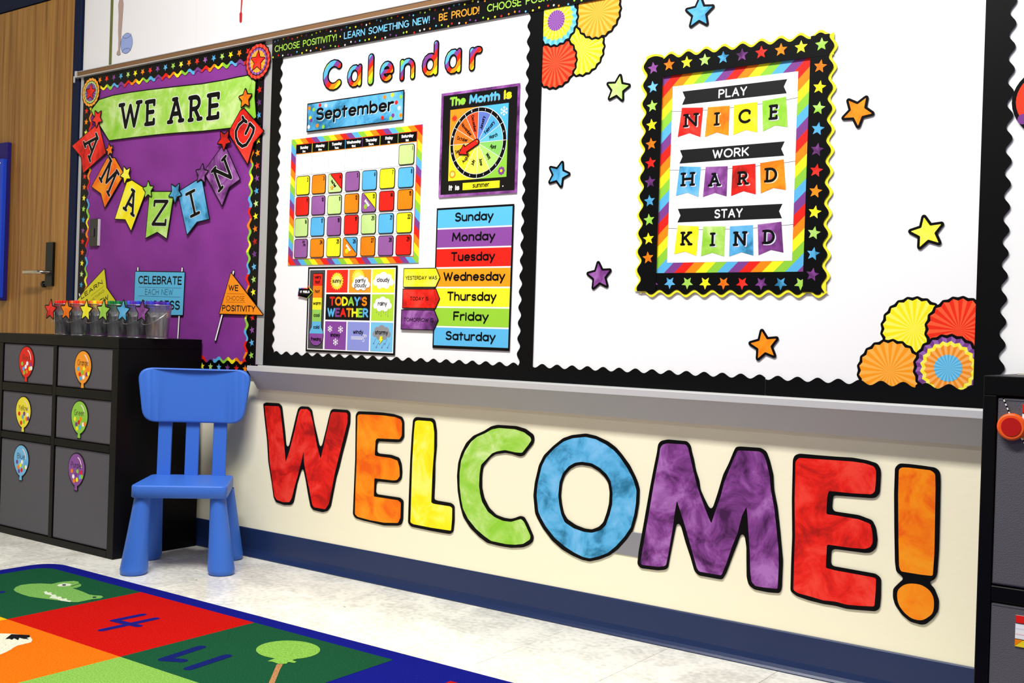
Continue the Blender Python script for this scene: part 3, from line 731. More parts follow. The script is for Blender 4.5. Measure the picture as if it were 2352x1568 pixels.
WL.append((k3, BLUE, 'large blue cut-out letter O on the cream wall', [[(640,152),(740,175),(860,230),(940,290),(1000,360),(1080,470),(1135,580),(1160,640),(1178,710),(1172,850),(1150,980),(1110,1120),(1050,1210),(960,1310),(880,1370),(780,1410),(680,1432),(600,1415),(500,1370),(400,1310),(300,1220),(210,1100),(160,1010),(132,950),(115,770),(130,640),(170,470),(220,370),(310,280),(410,200),(500,168)],
  [(600,467),(690,482),(770,530),(830,590),(865,650),(878,740),(872,850),(850,940),(815,1040),(770,1085),(700,1112),(630,1103),(540,1068),(455,1010),(420,950),(400,860),(390,770),(402,650),(430,570),(480,510),(540,475)]],
 [[(640,187),(740,210),(840,262),(920,320),(975,380),(1050,490),(1110,600),(1130,660),(1148,720),(1142,850),(1125,960),(1090,1090),(1030,1180),(940,1280),(860,1345),(770,1380),(680,1400),(610,1385),(520,1340),(430,1280),(330,1195),(240,1080),(190,990),(165,930),(148,770),(160,650),(200,480),(245,390),(330,300),(420,232),(510,200)],
  [(600,435),(700,450),(780,495),(850,560),(890,630),(908,740),(905,860),(880,960),(840,1070),(790,1120),(700,1145),(620,1135),(520,1100),(430,1040),(395,960),(375,860),(365,770),(378,640),(410,550),(470,480),(530,445)]]))
WL.append((k4, PURPLE, 'large purple cut-out letter M on the cream wall', [[(285,155),(310,125),(370,112),(545,128),(578,165),(590,230),(607,290),(625,390),(655,480),(665,560),(700,640),(740,720),(760,735),(780,720),(820,600),(870,430),(920,330),(965,220),(985,180),(1020,175),(1210,188),(1260,220),(1290,300),(1322,430),(1328,560),(1360,720),(1385,950),(1408,1200),(1398,1450),(1380,1495),(1280,1488),(1150,1462),(1100,1420),(1082,1350),(1080,1200),(1080,1080),(1065,980),(1045,965),(1025,975),(990,1070),(940,1200),(900,1310),(865,1370),(840,1370),(650,1335),(612,1295),(580,1180),(530,1030),(492,890),(470,868),(448,880),(420,1020),(385,1200),(375,1265),(350,1285),(280,1290),(130,1270),(98,1235),(110,1120),(150,900),(185,700),(215,530),(250,350),(275,230)]],
 [[(305,190),(325,160),(370,147),(535,158),(555,185),(575,270),(605,400),(640,540),(690,680),(735,800),(765,868),(800,760),(850,620),(880,500),(920,400),(965,290),(1003,210),(1200,220),(1235,245),(1260,310),(1290,440),(1300,560),(1330,720),(1350,900),(1370,1100),(1372,1250),(1362,1455),(1250,1445),(1160,1430),(1125,1390),(1115,1300),(1112,1150),(1100,950),(1090,800),(1082,715),(1040,800),(1000,960),(950,1080),(900,1230),(855,1335),(655,1300),(635,1270),(590,1110),(540,930),(500,800),(455,662),(435,780),(420,900),(390,1080),(362,1230),(350,1250),(290,1258),(140,1240),(128,1220),(150,1080),(190,850),(220,680),(245,530),(275,370),(295,270)]]))
WL.append((k5, RED, 'large red cut-out letter E right of the purple M', [[(150,125),(165,90),(200,75),(350,88),(500,100),(640,108),(760,130),(840,155),(868,200),(870,250),(860,400),(830,435),(790,440),(500,418),(478,425),(470,520),(490,548),(690,578),(800,620),(830,680),(843,780),(830,850),(790,885),(740,888),(490,855),(465,870),(460,970),(478,995),(830,1058),(872,1095),(870,1250),(860,1340),(830,1365),(700,1355),(590,1345),(500,1320),(400,1305),(280,1275),(180,1240),(130,1200),(135,1000),(145,750),(142,450)]],
 [[(172,140),(200,110),(350,120),(500,130),(640,140),(740,155),(815,180),(832,215),(830,300),(822,385),(795,408),(640,400),(445,380),(432,430),(425,570),(500,580),(690,612),(785,650),(802,720),(805,800),(785,840),(740,855),(620,845),(430,818),(420,1010),(500,1030),(800,1085),(832,1095),(828,1200),(818,1325),(700,1320),(590,1310),(500,1285),(400,1275),(300,1245),(190,1215),(155,1190),(160,1000),(168,750),(165,450)]]))
WL.append((k5, ORANGE, 'large orange cut-out exclamation mark at the right of the cream wall', [[(985,190),(1020,155),(1100,160),(1200,172),(1320,190),(1355,225),(1358,300),(1352,600),(1345,850),(1330,1060),(1310,1105),(1275,1120),(1268,1135),(1310,1180),(1345,1270),(1340,1360),(1300,1420),(1240,1470),(1200,1475),(1110,1450),(1040,1390),(985,1310),(968,1250),(970,1180),(1020,1130),(1055,1100),(1040,1075),(995,1040),(985,960),(980,700),(978,400)]],
 [[(1018,205),(1040,188),(1100,190),(1280,212),(1315,240),(1318,350),(1312,700),(1308,900),(1295,1075),(1200,1065),(1035,1038),(1020,1000),(1015,800),(1012,400)]]))
for i, (c, colr, lb, outer, inner) in enumerate(WL):
    po = [roundp(pts(c, p), 0.006) for p in outer]; pi = [roundp(pts(c, p), 0.004, 2) for p in inner]
    root = tag(card('wall_letter', po[0], 0.0035, MBLACK, y=WALL_Y, holes=po[1:] or None, th=0.0022), lb, 'letter', 'cut-out letters spelling WELCOME')
    b = M(WALL_Y); b.poly(pi[0], 0.0038, wc(colr), holes=pi[1:] or None)
    if i == 7: b.poly(roundp(pts(c, [(1060,1145),(1120,1135),(1200,1145),(1270,1190),(1305,1255),(1305,1340),(1290,1390),(1210,1442),(1130,1428),(1070,1385),(1020,1320),(1003,1260),(1005,1190)]), 0.01), 0.0038, wc(colr))
    b.obj('printed_face', root)
# cover plate behind the O and M
x0, z1 = at(1398, 1210, WALL_Y); x1, z0 = at(1500, 1284, WALL_Y); z1 = at(1462, 1222, WALL_Y)[1]; z0 = at(1455, 1277, WALL_Y)[1]
b = M(); b.box(x0, x1, WALL_Y-0.0026, WALL_Y, z0, z1, mat((150, 150, 156), 0.45, 0.4, metal=0.3), bev=0.001)
op = tag(b.obj('cover_plate', origin=((x0+x1)/2, WALL_Y, z0)), 'grey metal cover plate on the wall between the letters O and M', 'cover plate')
for s in (0.25, 0.75):
    b = M(); b.lathe([(0.0026, 0.0026), (0.002, 0.0031)], (x0+(x1-x0)*s, WALL_Y, (z0+z1)/2), alu, axis='y', n=10); b.obj('screw', op)

# ================================================================== loose stars on the white board
def star_thing(name, cpx, tpx, colr, lb, cat='star', group=None, d=0.003, edge=0.0062, y=BOARD_Y, R=None, watercolour=True, k=0.46):
    cx, cz = at(*cpx, y); tx, tz = at(*tpx, y)
    R = R or math.hypot(tx-cx, tz-cz); rot = math.degrees(math.atan2(tx-cx, tz-cz))
    Ri = R-edge*1.7
    inner = starp(cx, cz, Ri, rot, k); outer = offset(inner, edge)
    rt = tag(card(name, outer, d, MBLACK, y=y), lb, cat, group)
    b = M(y); b.poly(roundp(inner, 0.0015, 1), d+0.0003, wc(colr) if watercolour else ink(colr)); b.obj('printed_face', rt)
    return rt
g = 'star cut-outs scattered on the white board'
for cp, tp, co, lb in (((1607.5, 30), (1610, -13), BLUE, 'blue star cut-out at the top, left of the framed motto poster'),
    ((1420, 204), (1427, 166), GREEN, 'green star cut-out left of the motto poster'),
    ((1283.9, 401), (1295, 366), BLUE, 'blue star cut-out beside the upright black trim'),
    ((1377.4, 634), (1374.6, 595.6), PURPLE, 'purple star cut-out left of the poster bottom'),
    ((1756, 793), (1749.4, 751), ORANGE, 'orange star cut-out below the motto poster'),
    ((2129.5, 534), (2121, 489), YELLOW, 'yellow star cut-out right of the motto poster'),
    ((1970.8, 255.8), (1972, 299.4), ORANGE, 'orange star cut-out near the top right edge of the poster')):
    star_thing('star_cutout', cp, tp, co, lb, 'star', g)

# ================================================================== paper fan corner pieces
def fan(parent, cx, cz, r, tones, n, d, rot=0, rings=None, lobes=21, clipf=None):
    b = M(BOARD_Y)
    def zig(rad, amp): 
        P = []
        for i in range(lobes*2):
            a = math.radians(rot)+math.pi*i/lobes; q = rad+(amp if i % 2 == 0 else -amp); P.append((cx+q*math.cos(a), cz+q*math.sin(a)))
        return P
    b.poly(roundp(zig(r, 0.0030), 0.006, 2), d, MBLACK, back=d-TH)
    L = [(r-0.0070, tones)]+(rings or [])
    for ri, (rad, tn) in enumerate(L):
        z = zig(rad, 0.0026 if rad > 0.035 else 0.0012); nn = len(z); dd = d+0.0003+ri*0.0003
        vs = [b.tf(cx, cz, dd)]+[b.tf(x, q, dd) for x, q in z]
        for i in range(nn):
            b.add([vs[0], vs[1+i], vs[1+(i+1) % nn]], [(0, 1, 2)], ink(tn[i % 2]))
    return b.obj('paper_fan', parent)
FRED = ((238, 44, 18), (250, 92, 52)); FOR = ((250, 154, 26), (252, 180, 76)); FYE = ((250, 234, 20), (252, 246, 96)); FBL = ((84, 176, 222), (120, 198, 238)); FPU = ((116, 60, 140), (152, 100, 176))
ft = thing('fan_corner', (-1.68, BOARD_Y, 1.55), 'cluster of four printed paper fans in the upper left corner, by the banner', 'paper fans', 'paper fan corners')
fan(ft, -1.642, 1.655, 0.0775, FYE, 2, 0.0009)
fan(ft, -1.733, 1.628, 0.0775, FRED, 2, 0.0014)
fan(ft, -1.592, 1.755, 0.0775, FOR, 2, 0.0014)
fan(ft, -1.733, 1.752, 0.0775, FBL, 2, 0.0020, rings=[(0.057, ((200, 226, 60), (214, 234, 80))), (0.052, FYE), (0.030, FPU)])
fb = thing('fan_corner', (-0.70, BOARD_Y, 0.69), 'cluster of four printed paper fans in the lower right corner', 'paper fans', 'paper fan corners')
fan(fb, -0.692, 0.871, 0.0775, FYE, 2, 0.0010)
fan(fb, -0.590, 0.872, 0.0775, FRED, 2, 0.0014)
fan(fb, -0.745, 0.769, 0.0775, FOR, 2, 0.0014)
fan(fb, -0.612, 0.783, 0.0785, FPU, 2, 0.0018, rings=[(0.061, ((250, 236, 50), (252, 244, 100))), (0.052, ((242, 142, 30), (252, 178, 96))), (0.031, FBL)])

# ================================================================== word Calendar
c = crop(600, 0, 3.675)
for ch, (l, t, r_, bt), lb in (('C', (525, 503, 686, 768), 'rainbow striped capital C starting the word Calendar'), ('a', (728, 543, 856, 742), 'rainbow striped letter a after the capital C'),
    ('l', (904, 450, 957, 724), 'rainbow striped letter l in the word Calendar'), ('e', (1003, 513, 1127, 697), 'rainbow striped letter e in the word Calendar'),
    ('n', (1172, 488, 1306, 683), 'rainbow striped letter n in the word Calendar'), ('d', (1360, 348, 1502, 650), 'rainbow striped letter d in the word Calendar'),
    ('a', (1550, 410, 1697, 630), 'rainbow striped letter a between d and r'), ('r', (1757, 390, 1872, 600), 'rainbow striped letter r ending the word Calendar')):
    mx, mz = (l+r_)/2, (t+bt)/2
    X0 = c(l, mz)[0]; X1 = c(r_, mz)[0]; Z1 = c(mx, t)[1]; Z0 = c(mx, bt)[1]
    W = {'C': .028, 'l': .029, 'r': .0255}.get(ch, .0225); ins = W/2
    st = G[ch][1]; xs = [q[0] for s_ in st for q in s_]; zs = [q[1] for s_ in st for q in s_]
    ax0, ax1, az0, az1 = min(xs), max(xs), min(zs), max(zs)
    def f(x, z):
        u = (x-ax0)/(ax1-ax0) if ax1 > ax0 else 0.5
        return (X0+ins+u*(X1-X0-W), Z0+ins+(z-az0)/(az1-az0)*(Z1-Z0-W))
    org = (X0, BOARD_Y, Z1)
    b = M(BOARD_Y)
    for s_ in st: b.line([f(*q) for q in s_], W, 0.0028, MBLACK)
    for s_ in st: b.line([f(*q) for q in s_], W, 0.0016, MBLACK)
    rt = tag(b.obj('title_letter', origin=org), lb, 'letter', 'letters spelling Calendar')
    b = M(BOARD_Y); smt = stripes(1, -1, (X1-X0+Z1-Z0)*.86, {'l': .62, 'r': .62}.get(ch, .42))
    for s_ in st: b.line([f(*q) for q in s_], W-0.0095, 0.0032, smt)
    b.obj('striped_face', rt)

# ================================================================== September strip
q = pts(c, [(400, 873), (1218, 762), (1210, 1020), (393, 1112)])
sx0, sx1, sz0, sz1 = -2.759, -2.312, 1.5125, 1.6125
sp_ = tag(card('month_strip', rect(sx0, sz0, sx1, sz1), 0.006, MBLACK), 'blue dotted strip reading September under the Calendar title', 'sign')
def _s(b):
    b.poly(rect(sx0+.004, sz0+.004, sx1-.004, sz1-.004), .0063, wc(BLUE))
    for u, v, co in ((508,885,RED),(557,893,WHITE),(407,918,ORANGE),(455,928,GREEN),(425,998,YELLOW),(433,1018,PURPLE),(409,1075,WHITE),(486,1062,ORANGE),(535,1073,GREEN),(1052,822,ORANGE),(1118,803,YELLOW),(1192,820,GREEN),(1152,868,RED),(1175,915,WHITE),(1123,977,PURPLE),(1034,997,RED),(1105,1002,GREEN),(1190,975,ORANGE)):
        x, z = c(u, v); z = min(max(z, sz0+.012), sz1-.012); x = min(max(x, sx0+.011), sx1-.011)
        b.poly(circ(x, z, .0068, n=14), .0066, ink(co))
printed('printed_ground', sp_, _s)
def _s(b):
    x0 = c(475, 1000)[0]; x1 = c(1130, 920)[0]
    text(b, 'September', (x0+.003, 1.545), (x1+.003, 1.545), .044, .19, .0068, ink((196, 226, 244)))
    text(b, 'September', (x0, 1.548), (x1, 1.548), .044, .19, .0071, MINK)
printed('lettering', sp_, _s)

# ================================================================== month calendar chart with day cards
cx0, cx1, cz0, cz1 = -2.836, -2.232, 1.051, 1.494
cal = tag(card('calendar_chart', rect(cx0, cz0, cx1, cz1), .0022, MWHITE, origin=(cx0, BOARD_Y, cz1)), 'month calendar chart with rainbow striped frame', 'calendar')
gx0, gx1, gz0, gz1 = cx0+.026, cx1-.023, cz0+.0225, cz1-.0215
b = M(BOARD_Y); b.poly(rect(cx0, cz0, cx1, cz1), .0025, stripes(-1, -1, 0.166, 0.58)); b.obj('striped_frame', cal)
def _s(b):
    b.poly(rect(gx0-.002, gz0-.002, gx1+.002, gz1+.002), .0028, ink(RED))
    b.poly(rect(gx0, gz0, gx1, gz1), .0031, MWHITE)
    b.poly(rect(gx0, gz1-.0335, gx1, gz1-.031), .0033, ink(ORANGE))
    b.poly(rect(gx0, gz1-.031, gx1, gz1), .0033, MINK)
hz = gz1-.0335; cw = (gx1-gx0)/7; chh = (hz-gz0)/5
def _s2(b):
    for i in range(1, 7):
        vline(b, gx0+i*cw, gz0, hz, .0008, .0034, ink((140, 140, 150)))
        vline(b, gx0+i*cw, hz, gz1, .002, .0037, ink((YELLOW, GREEN, BLUE, PURPLE, YELLOW, GREEN)[i-1]))
    for j in range(1, 5): hline(b, gx0, gx1, gz0+j*chh, .0008, .0034, ink((140, 140, 150)))
def _s3(b):
    for i, (n1, n2) in enumerate((('Sunday', 'Sun.'), ('Monday', 'Mon.'), ('Tuesday', 'Tues.'), ('Wednesday', 'Wed.'), ('Thursday', 'Thurs.'), ('Friday', 'Fri.'), ('Saturday', 'Sat.'))):
        x = gx0+(i+.5)*cw; xs = min(1.0, (cw-.012)/(twidth(n1, SP)*.0105))
        tcen(b, n1, (x, gz1-.011), .0105, .24, .0036, MWHITE, xs)
        tcen(b, n2, (x, gz1-.0245), .0080, .24, .0036, MWHITE, .95)
printed('inner_panel', cal, _s); printed('grid_lines', cal, _s2); printed('lettering', cal, _s3)
CARDS = {1: (0, 6, GREEN), 2: (1, 0, YELLOW), 3: (1, 1, ORANGE), 4: (1, 2, RED), 5: (1, 3, PURPLE), 6: (1, 4, BLUE), 7: (1, 5, YELLOW), 8: (1, 6, BLUE),
 9: (2, 0, RED), 10: (2, 1, PURPLE), 11: (2, 2, GREEN), 12: (2, 3, ORANGE), 13: (2, 4, YELLOW), 14: (2, 5, RED), 15: (2, 6, ORANGE),
 16: (3, 0, GREEN), 17: (3, 1, BLUE), 18: (3, 2, PURPLE), 19: (3, 3, RED), 20: (3, 4, GREEN), 21: (3, 5, BLUE), 22: (3, 6, YELLOW),
 23: (4, 0, PURPLE), 24: (4, 1, ORANGE), 25: (4, 2, YELLOW), 26: (4, 3, BLUE), 27: (4, 4, ORANGE), 28: (4, 5, PURPLE), 29: (4, 6, RED)}
CN = {RED: 'red', ORANGE: 'orange', YELLOW: 'yellow', GREEN: 'pale green', BLUE: 'blue', PURPLE: 'purple'}
CARDG = (196, 228, 142); CARDP = (150, 92, 160)
rc = random.Random(11)
for n, (r_, k, co) in CARDS.items():
    x = gx0+(k+.5)*cw+rc.uniform(-.0012, .0012); z = hz-(r_+.5)*chh-.001+rc.uniform(-.001, .001)
    w2, h2 = .0335, .0335
    fill = CARDG if co == GREEN else CARDP if co == PURPLE else co
    extra = {4: ' and First Day!', 13: ' and Birthday!', 26: ' and Birthday!'}.get(n, '')
    lb = '%s day card printed with 23/30 in the lowest calendar row' % CN[co] if n == 23 else '%s calendar day card numbered %d%s, %s column, %s row' % (CN[co], n, extra, ('Sunday','Monday','Tuesday','Wednesday','Thursday','Friday','Saturday')[k], ('top','second','middle','fourth','lowest')[r_])
    rt = tag(card('day_card', rrect(x-w2, z-h2, x+w2, z+h2, .009), .0055, MBLACK, th=.001), lb, 'card', 'day cards on the calendar')
    inn = rrect(x-w2+.0025, z-h2+.0025, x+w2-.0025, z+h2-.0025, .007)
    b = M(BOARD_Y); b.poly(inn, .0058, mat(fill, .5, .2, kind='paperblotch'))
    if n in (4, 13, 26):
        o2 = {4: CARDG, 13: CARDP, 26: ORANGE}[n]
        b.poly(clip(inn, 1, 1, x+z+.008), .0061, mat(o2, .5, .2, kind='paperblotch'))
        b.line([(x-w2+.014, z+h2-.0065), (x+w2-.0055, z-h2+.0145)], .0024, .0063, MBLACK)
    b.obj('printed_face', rt)
    b = M(BOARD_Y)
    if n == 23:
        tcen(b, '23/', (x+.014, z+.023), .0085, .18, .0064, MINK, .85); tcen(b, '/30', (x+.017, z+.012), .0085, .18, .0064, MINK, .85)
    else:
        s_ = str(n); L = twidth(s_, .16)*.0135*.85
        text(b, s_, (x+w2-.006-L, z+h2-.0215), (x+w2-.006, z+h2-.0215), .0145, .14, .0066, MINK, sp=.2)
    if n in (4, 13, 26):
        tcen(b, 'First Day!' if n == 4 else 'Birthday!', (x-.006, z-.002), .0095, .2, .0066, MINK if n == 4 else MWHITE, .62, ang=-45)
        if n == 4: b.poly(starp(x-.013, z-.016, .009), .0066, ink(RED)); b.poly(starp(x-.013, z-.016, .005), .0069, ink(YELLOW))
        else:
            b.poly(circ(x-.013, z-.014, .0075, .0085, 14), .0066, ink(GREEN if n == 13 else YELLOW))
            b.line([(x-.016, z-.017), (x-.012, z-.018), (x-.010, z-.015)], .001, .0069, ink(ORANGE))
    b.obj('lettering', rt)

# ================================================================== The Month Is chart
mx0, mx1, mz0, mz1 = -2.157, -1.854, 1.255, 1.583
mc = tag(card('month_chart', rect(mx0, mz0, mx1, mz1), .004, wc(PURPLE)), 'black chart with colour wheel titled The Month Is', 'chart')
qx0, qx1, qz0, qz1 = -2.1185, -1.8935, 1.305, 1.5275; wx, wz = (qx0+qx1)/2, (qz0+qz1)/2; WR = .110
def _s(b):
    b.poly(rect(mx0+.0085, mz0+.0085, mx1-.0085, mz1-.0085), .0043, mat((8, 8, 9), .3, .4))
    for (a0, a1, b0, b1), co in (((qx0, wx, wz, qz1), (248, 146, 30)), ((wx, qx1, wz, qz1), (78, 176, 232)), ((wx, qx1, qz0, wz), (140, 202, 62)), ((qx0, wx, qz0, wz), (252, 226, 40))):
        b.poly(rect(a0, b0, a1, b1), .0046, ink(co))
printed('printed_ground', mc, _s)
b = M(BOARD_Y)
b.poly(circ(wx, wz, WR, n=48), .0049, MWHITE); b.poly(circ(wx, wz, WR-.0018, n=48), .0052, MINK); b.poly(circ(wx, wz, WR-.0135, n=48), .0055, MWHITE)
secs = [('January', (96, 120, 200)), ('February', (84, 170, 226)), ('March', (100, 190, 214)), ('April', (134, 202, 96)), ('May', (170, 218, 110)), ('June', (206, 230, 90)),
        ('July', (244, 244, 90)), ('August', (252, 226, 40)), ('September', (252, 178, 40)), ('October', (250, 120, 30)), ('November', (248, 108, 28)), ('December', (240, 76, 34))]
whl = b.obj('month_wheel', mc)
for i, (nm, co) in enumerate(secs):
    a1 = 90-30*i; a0 = a1-30; b = M(BOARD_Y)
    b.poly([(wx, wz)]+arc(wx, wz, WR-.0148, WR-.0148, a0, a1, 5), .0058, mat(co, .5, .2, kind='paperblotch'))
    for aa in (a0,):
        ca, sa = math.cos(math.radians(aa)), math.sin(math.radians(aa))
        b.line([(wx, wz), (wx+(WR-.002)*ca, wz+(WR-.002)*sa)], .0013, .0061, MWHITE)
    sec_ = b.obj('month_sector', whl)
    am = 75-30*i; ca, sa = math.cos(math.radians(am)), math.sin(math.radians(am)); r_ = .062
    ang = am if ca > 0 else am+180
    L = min(.055, twidth(nm, SP)*.0115*.85); b = M(BOARD_Y)
    tcen(b, nm, (wx+r_*ca, wz+r_*sa), .0118, .15, .0064, MINK, L/(twidth(nm, SP)*.0118), ang=ang)
    tcen(b, str(i+1), (wx+(WR-.0078)*ca, wz+(WR-.0078)*sa), .006, .2, .0064, MWHITE, .8)
    b.obj('lettering', mc)
b = M(BOARD_Y)
gsh = ink((120, 120, 124))
for s_, a0, a1, co in (('The', 255, 458, GREEN), ('Month', 505, 900, BLUE), ('Is', 950, 1050, YELLOW)):
    cm = crop(990, 180, 5.6); X0 = cm(a0, 350-(a0-255)*.11)[0]; X1 = cm(a1, 350-(a1-255)*.11)[0]
    text(b, s_, (X0-.0015, 1.538), (X1-.0015, 1.538), .028, .24, .0046, gsh); text(b, s_, (X0, 1.5395), (X1, 1.5395), .028, .24, .0049, ink(co))
text(b, 'It is', (-2.115, 1.2745), (-2.073, 1.2745), .0175, .24, .0046, MWHITE)
b.poly(rect(-2.060, 1.2735, -1.918, 1.2955), .0046, ink(YELLOW)); tcen(b, 'summer', (-1.989, 1.2865), .0165, .15, .0049, MINK, .95)
b.poly(circ(-1.9055, 1.2775, .0022, n=10), .0046, MWHITE)
b.obj('lettering', mc)
b = M(BOARD_Y)   # season pictures: leaf, snowflake, sun, flower
lx, lz_ = wx-.095, wz+.083
leaf = [(0,-.014),(.002,-.006),(.009,-.008),(.007,-.003),(.012,.001),(.007,.003),(.008,.009),(.003,.006),(0,.014),(-.003,.006),(-.008,.009),(-.007,.003),(-.012,.001),(-.007,-.003),(-.009,-.008),(-.002,-.006)]
b.poly([(lx+x, lz_+z) for x, z in leaf], .0049, ink((240, 50, 30))); b.obj('leaf_picture', mc); b = M(BOARD_Y)
def flake(b, x, z, r, d, mt, wd):
    for k in range(3):
        a = math.radians(90+60*k); ca, sa = math.cos(a)*r, math.sin(a)*r
        b.line([(x-ca, z-sa), (x+ca, z+sa)], wd, d, mt)
        for s_ in (-1, 1):
            for t in (.62,):
                px_, pz_ = x+ca*t*s_, z+sa*t*s_
                for g_ in (-45, 45):
                    a2 = a+math.radians(g_)+(math.pi if s_ < 0 else 0); b.line([(px_, pz_), (px_+math.cos(a2)*r*.35, pz_+math.sin(a2)*r*.35)], wd*.8, d, mt)
flake(b, wx+.096, wz+.088, .0135, .0049, MWHITE, .0022); b.obj('snowflake_picture', mc); b = M(BOARD_Y)
b.poly([(wx-.096+(.0135 if i % 2 else .0105)*math.cos(i*math.pi/16), wz-.091+(.0135 if i % 2 else .0105)*math.sin(i*math.pi/16)) for i in range(32)], .0049, ink(ORANGE)); b.poly(circ(wx-.096, wz-.091, .008, n=16), .0052, ink((252, 214, 120))); b.obj('sun_picture', mc); b = M(BOARD_Y)
for k in range(8): b.poly(circ(wx+.093+.0085*math.cos(k*math.pi/4), wz-.092+.0085*math.sin(k*math.pi/4), .0045, n=10), .0049, ink(PURPLE))
b.poly(circ(wx+.093, wz-.092, .0045, n=12), .0055, ink(YELLOW)); b.obj('flower_picture', mc)
ax_, az_ = at(1099.5, 326.3); tx_, tz_ = at(1058.5, 354)
an = math.atan2(tz_-az_, tx_-ax_); ca, sa = math.cos(an), math.sin(an); Lh = math.hypot(tx_-ax_, tz_-az_)
def ap(u, v): return (ax_+u*ca-v*sa, az_+u*sa+v*ca)
base = [(0.002, .0075), (Lh-.026, .0075), (Lh-.026, .016), (Lh, 0), (Lh-.026, -.016), (Lh-.026, -.0075), (0.002, -.0075)]+[(-.0075*math.sin(t*math.pi/6)+.002, -.0075*math.cos(t*math.pi/6)) for t in range(1, 6)]
pa = [ap(*t) for t in base]
b = M(BOARD_Y); b.poly(offset(pa, .0032), .0085, MBLACK, back=.0077); sp2 = tag(b.obj('spinner_arrow', mc), 'red spinner arrow with black edge')
b = M(BOARD_Y); b.poly(pa, .0088, ink(RED)); b.obj('arrow_face', sp2)
b = M(); b.lathe([(0.0032, .0088), (.0026, .0102), (.001, .0108)], (ax_, BOARD_Y, az_), mat((200, 160, 70), .3, .5, metal=.9), axis='y', n=14); tag(b.obj('brass_pin', sp2), 'brass pin')

# ================================================================== weather chart
c = crop(680, 600, 6.816)
vx0, vx1, vz0, vz1 = -2.732, -2.3195, .7515, 1.0435
wt = tag(card('weather_chart', rect(vx0, vz0, vx1, vz1), .0035, MBLACK), "weather chart with thermometer titled Today's Weather", 'chart')
b = M(BOARD_Y); b.poly(rect(vx0+.007, vz0+.007, vx1-.007, vz1-.007), .0038, MWHITE); b.obj('white_ground', wt)
def wr(a, bb): 
    p = c(*a); q_ = c(*bb); return (p[0], q_[1], q_[0], p[1])
colx = [(vx0+.0105, -2.6475), (-2.640, -2.540), (-2.534, -2.434), (-2.428, vx1-.0105)]
rowz = [(.9555, vz1-.011), (.8630, .9500), (vz0+.0105, .8575)]
b = M(BOARD_Y)
def cellr(r4, co):
    b = M(BOARD_Y); b.poly(rect(*r4), .0041, ink(co)); b.obj('weather_square', wt)
def cell(ci, ri, co): cellr((colx[ci][0], rowz[ri][0], colx[ci][1], rowz[ri][1]), co)
cellr((colx[0][0], rowz[2][0], colx[0][1], rowz[0][1]), (70, 68, 72))
cell(1, 0, (240, 40, 26)); cell(2, 0, (250, 160, 40)); cell(3, 0, (252, 240, 50)); cell(3, 1, (178, 222, 60)); cell(1, 2, (134, 70, 158)); cell(2, 2, (140, 150, 220)); cell(3, 2, (120, 196, 236))
cellr((colx[1][0], rowz[1][0], colx[2][1], rowz[1][1]), (10, 9, 11))
def cc(ci, ri): return ((colx[ci][0]+colx[ci][1])/2, (rowz[ri][0]+rowz[ri][1])/2)
b = M(BOARD_Y)
def sun(x, z, r, d): 
    b.poly([(x+(r if i % 2 else r*.82)*math.cos(i*math.pi/20), z+(r if i % 2 else r*.82)*math.sin(i*math.pi/20)) for i in range(40)], d, ink((252, 226, 60))); b.poly(circ(x, z, r*.6, n=18), d+.0003, ink((253, 240, 130)))
def cloud(x, z, s_, d, co):
    for dx, dz, rr in ((0, .008, .016), (-.018, .006, .012), (.018, .006, .012), (-.028, -.004, .009), (.028, -.004, .009), (-.012, -.010, .011), (.012, -.010, .011), (0, -.004, .014)):
        b.poly(circ(x+dx*s_, z+dz*s_, rr*s_, n=14), d, ink(co))
x, z = cc(1, 0); sun(x, z, .031, .0044)
b.obj('weather_picture', wt); b = M(BOARD_Y)
x, z = cc(2, 0); sun(x-.008, z+.011, .031, .0044); cloud(x+.006, z-.008, 1.12, .0052, WHITE)
b.obj('weather_picture', wt); b = M(BOARD_Y)
x, z = cc(3, 0); cloud(x, z, 1.25, .0044, WHITE)
b.obj('weather_picture', wt); b = M(BOARD_Y)
x, z = cc(3, 1); cloud(x, z+.010, 1.1, .0044, WHITE)
for k in range(6):
    xx = x-.025+k*.010; zz = z-.014-(k % 3)*.006; b.line([(xx, z-.008), (xx, zz)], .0007, .0044, ink((130, 150, 90))); b.poly(circ(xx, zz-.002, .0016, n=8), .0044, ink((120, 130, 120)))
b.obj('weather_picture', wt); b = M(BOARD_Y)
x, z = cc(1, 2); flake(b, x-.026, z+.022, .0105, .0044, MWHITE, .0022); flake(b, x+.024, z+.021, .0115, .0044, MWHITE, .0022); flake(b, x+.002, z-.022, .0115, .0044, MWHITE, .0022)
b.obj('weather_picture', wt); b = M(BOARD_Y)
x, z = cc(2, 2)
for k, (e, zz) in enumerate(((.026, -.002), (.024, -.006), (.020, -.010))): b.line([(x-.032, z+zz), (x+e, z+zz)], .0016, .0044, MWHITE)
b.line(arc(x+.026, z+.0015, .0045, .0045, -90, 160, 8), .0016, .0044, MWHITE); b.line(arc(x+.034, z+.002, .0035, .0035, -90, 160, 8), .0016, .0044, MWHITE); b.line(arc(x+.024, z-.013, .0045, .0045, 90, -160, 8), .0016, .0044, MWHITE)
b.obj('weather_picture', wt); b = M(BOARD_Y)
x, z = cc(3, 2); cloud(x, z+.014, 1.08, .0044, (146, 146, 150))
b.poly([(x-.006, z+.002), (x+.006, z+.003), (x+.003, z-.006), (x+.009, z-.006), (x-.009, z-.026), (x-.003, z-.012), (x-.009, z-.012)], .0054, ink(YELLOW))
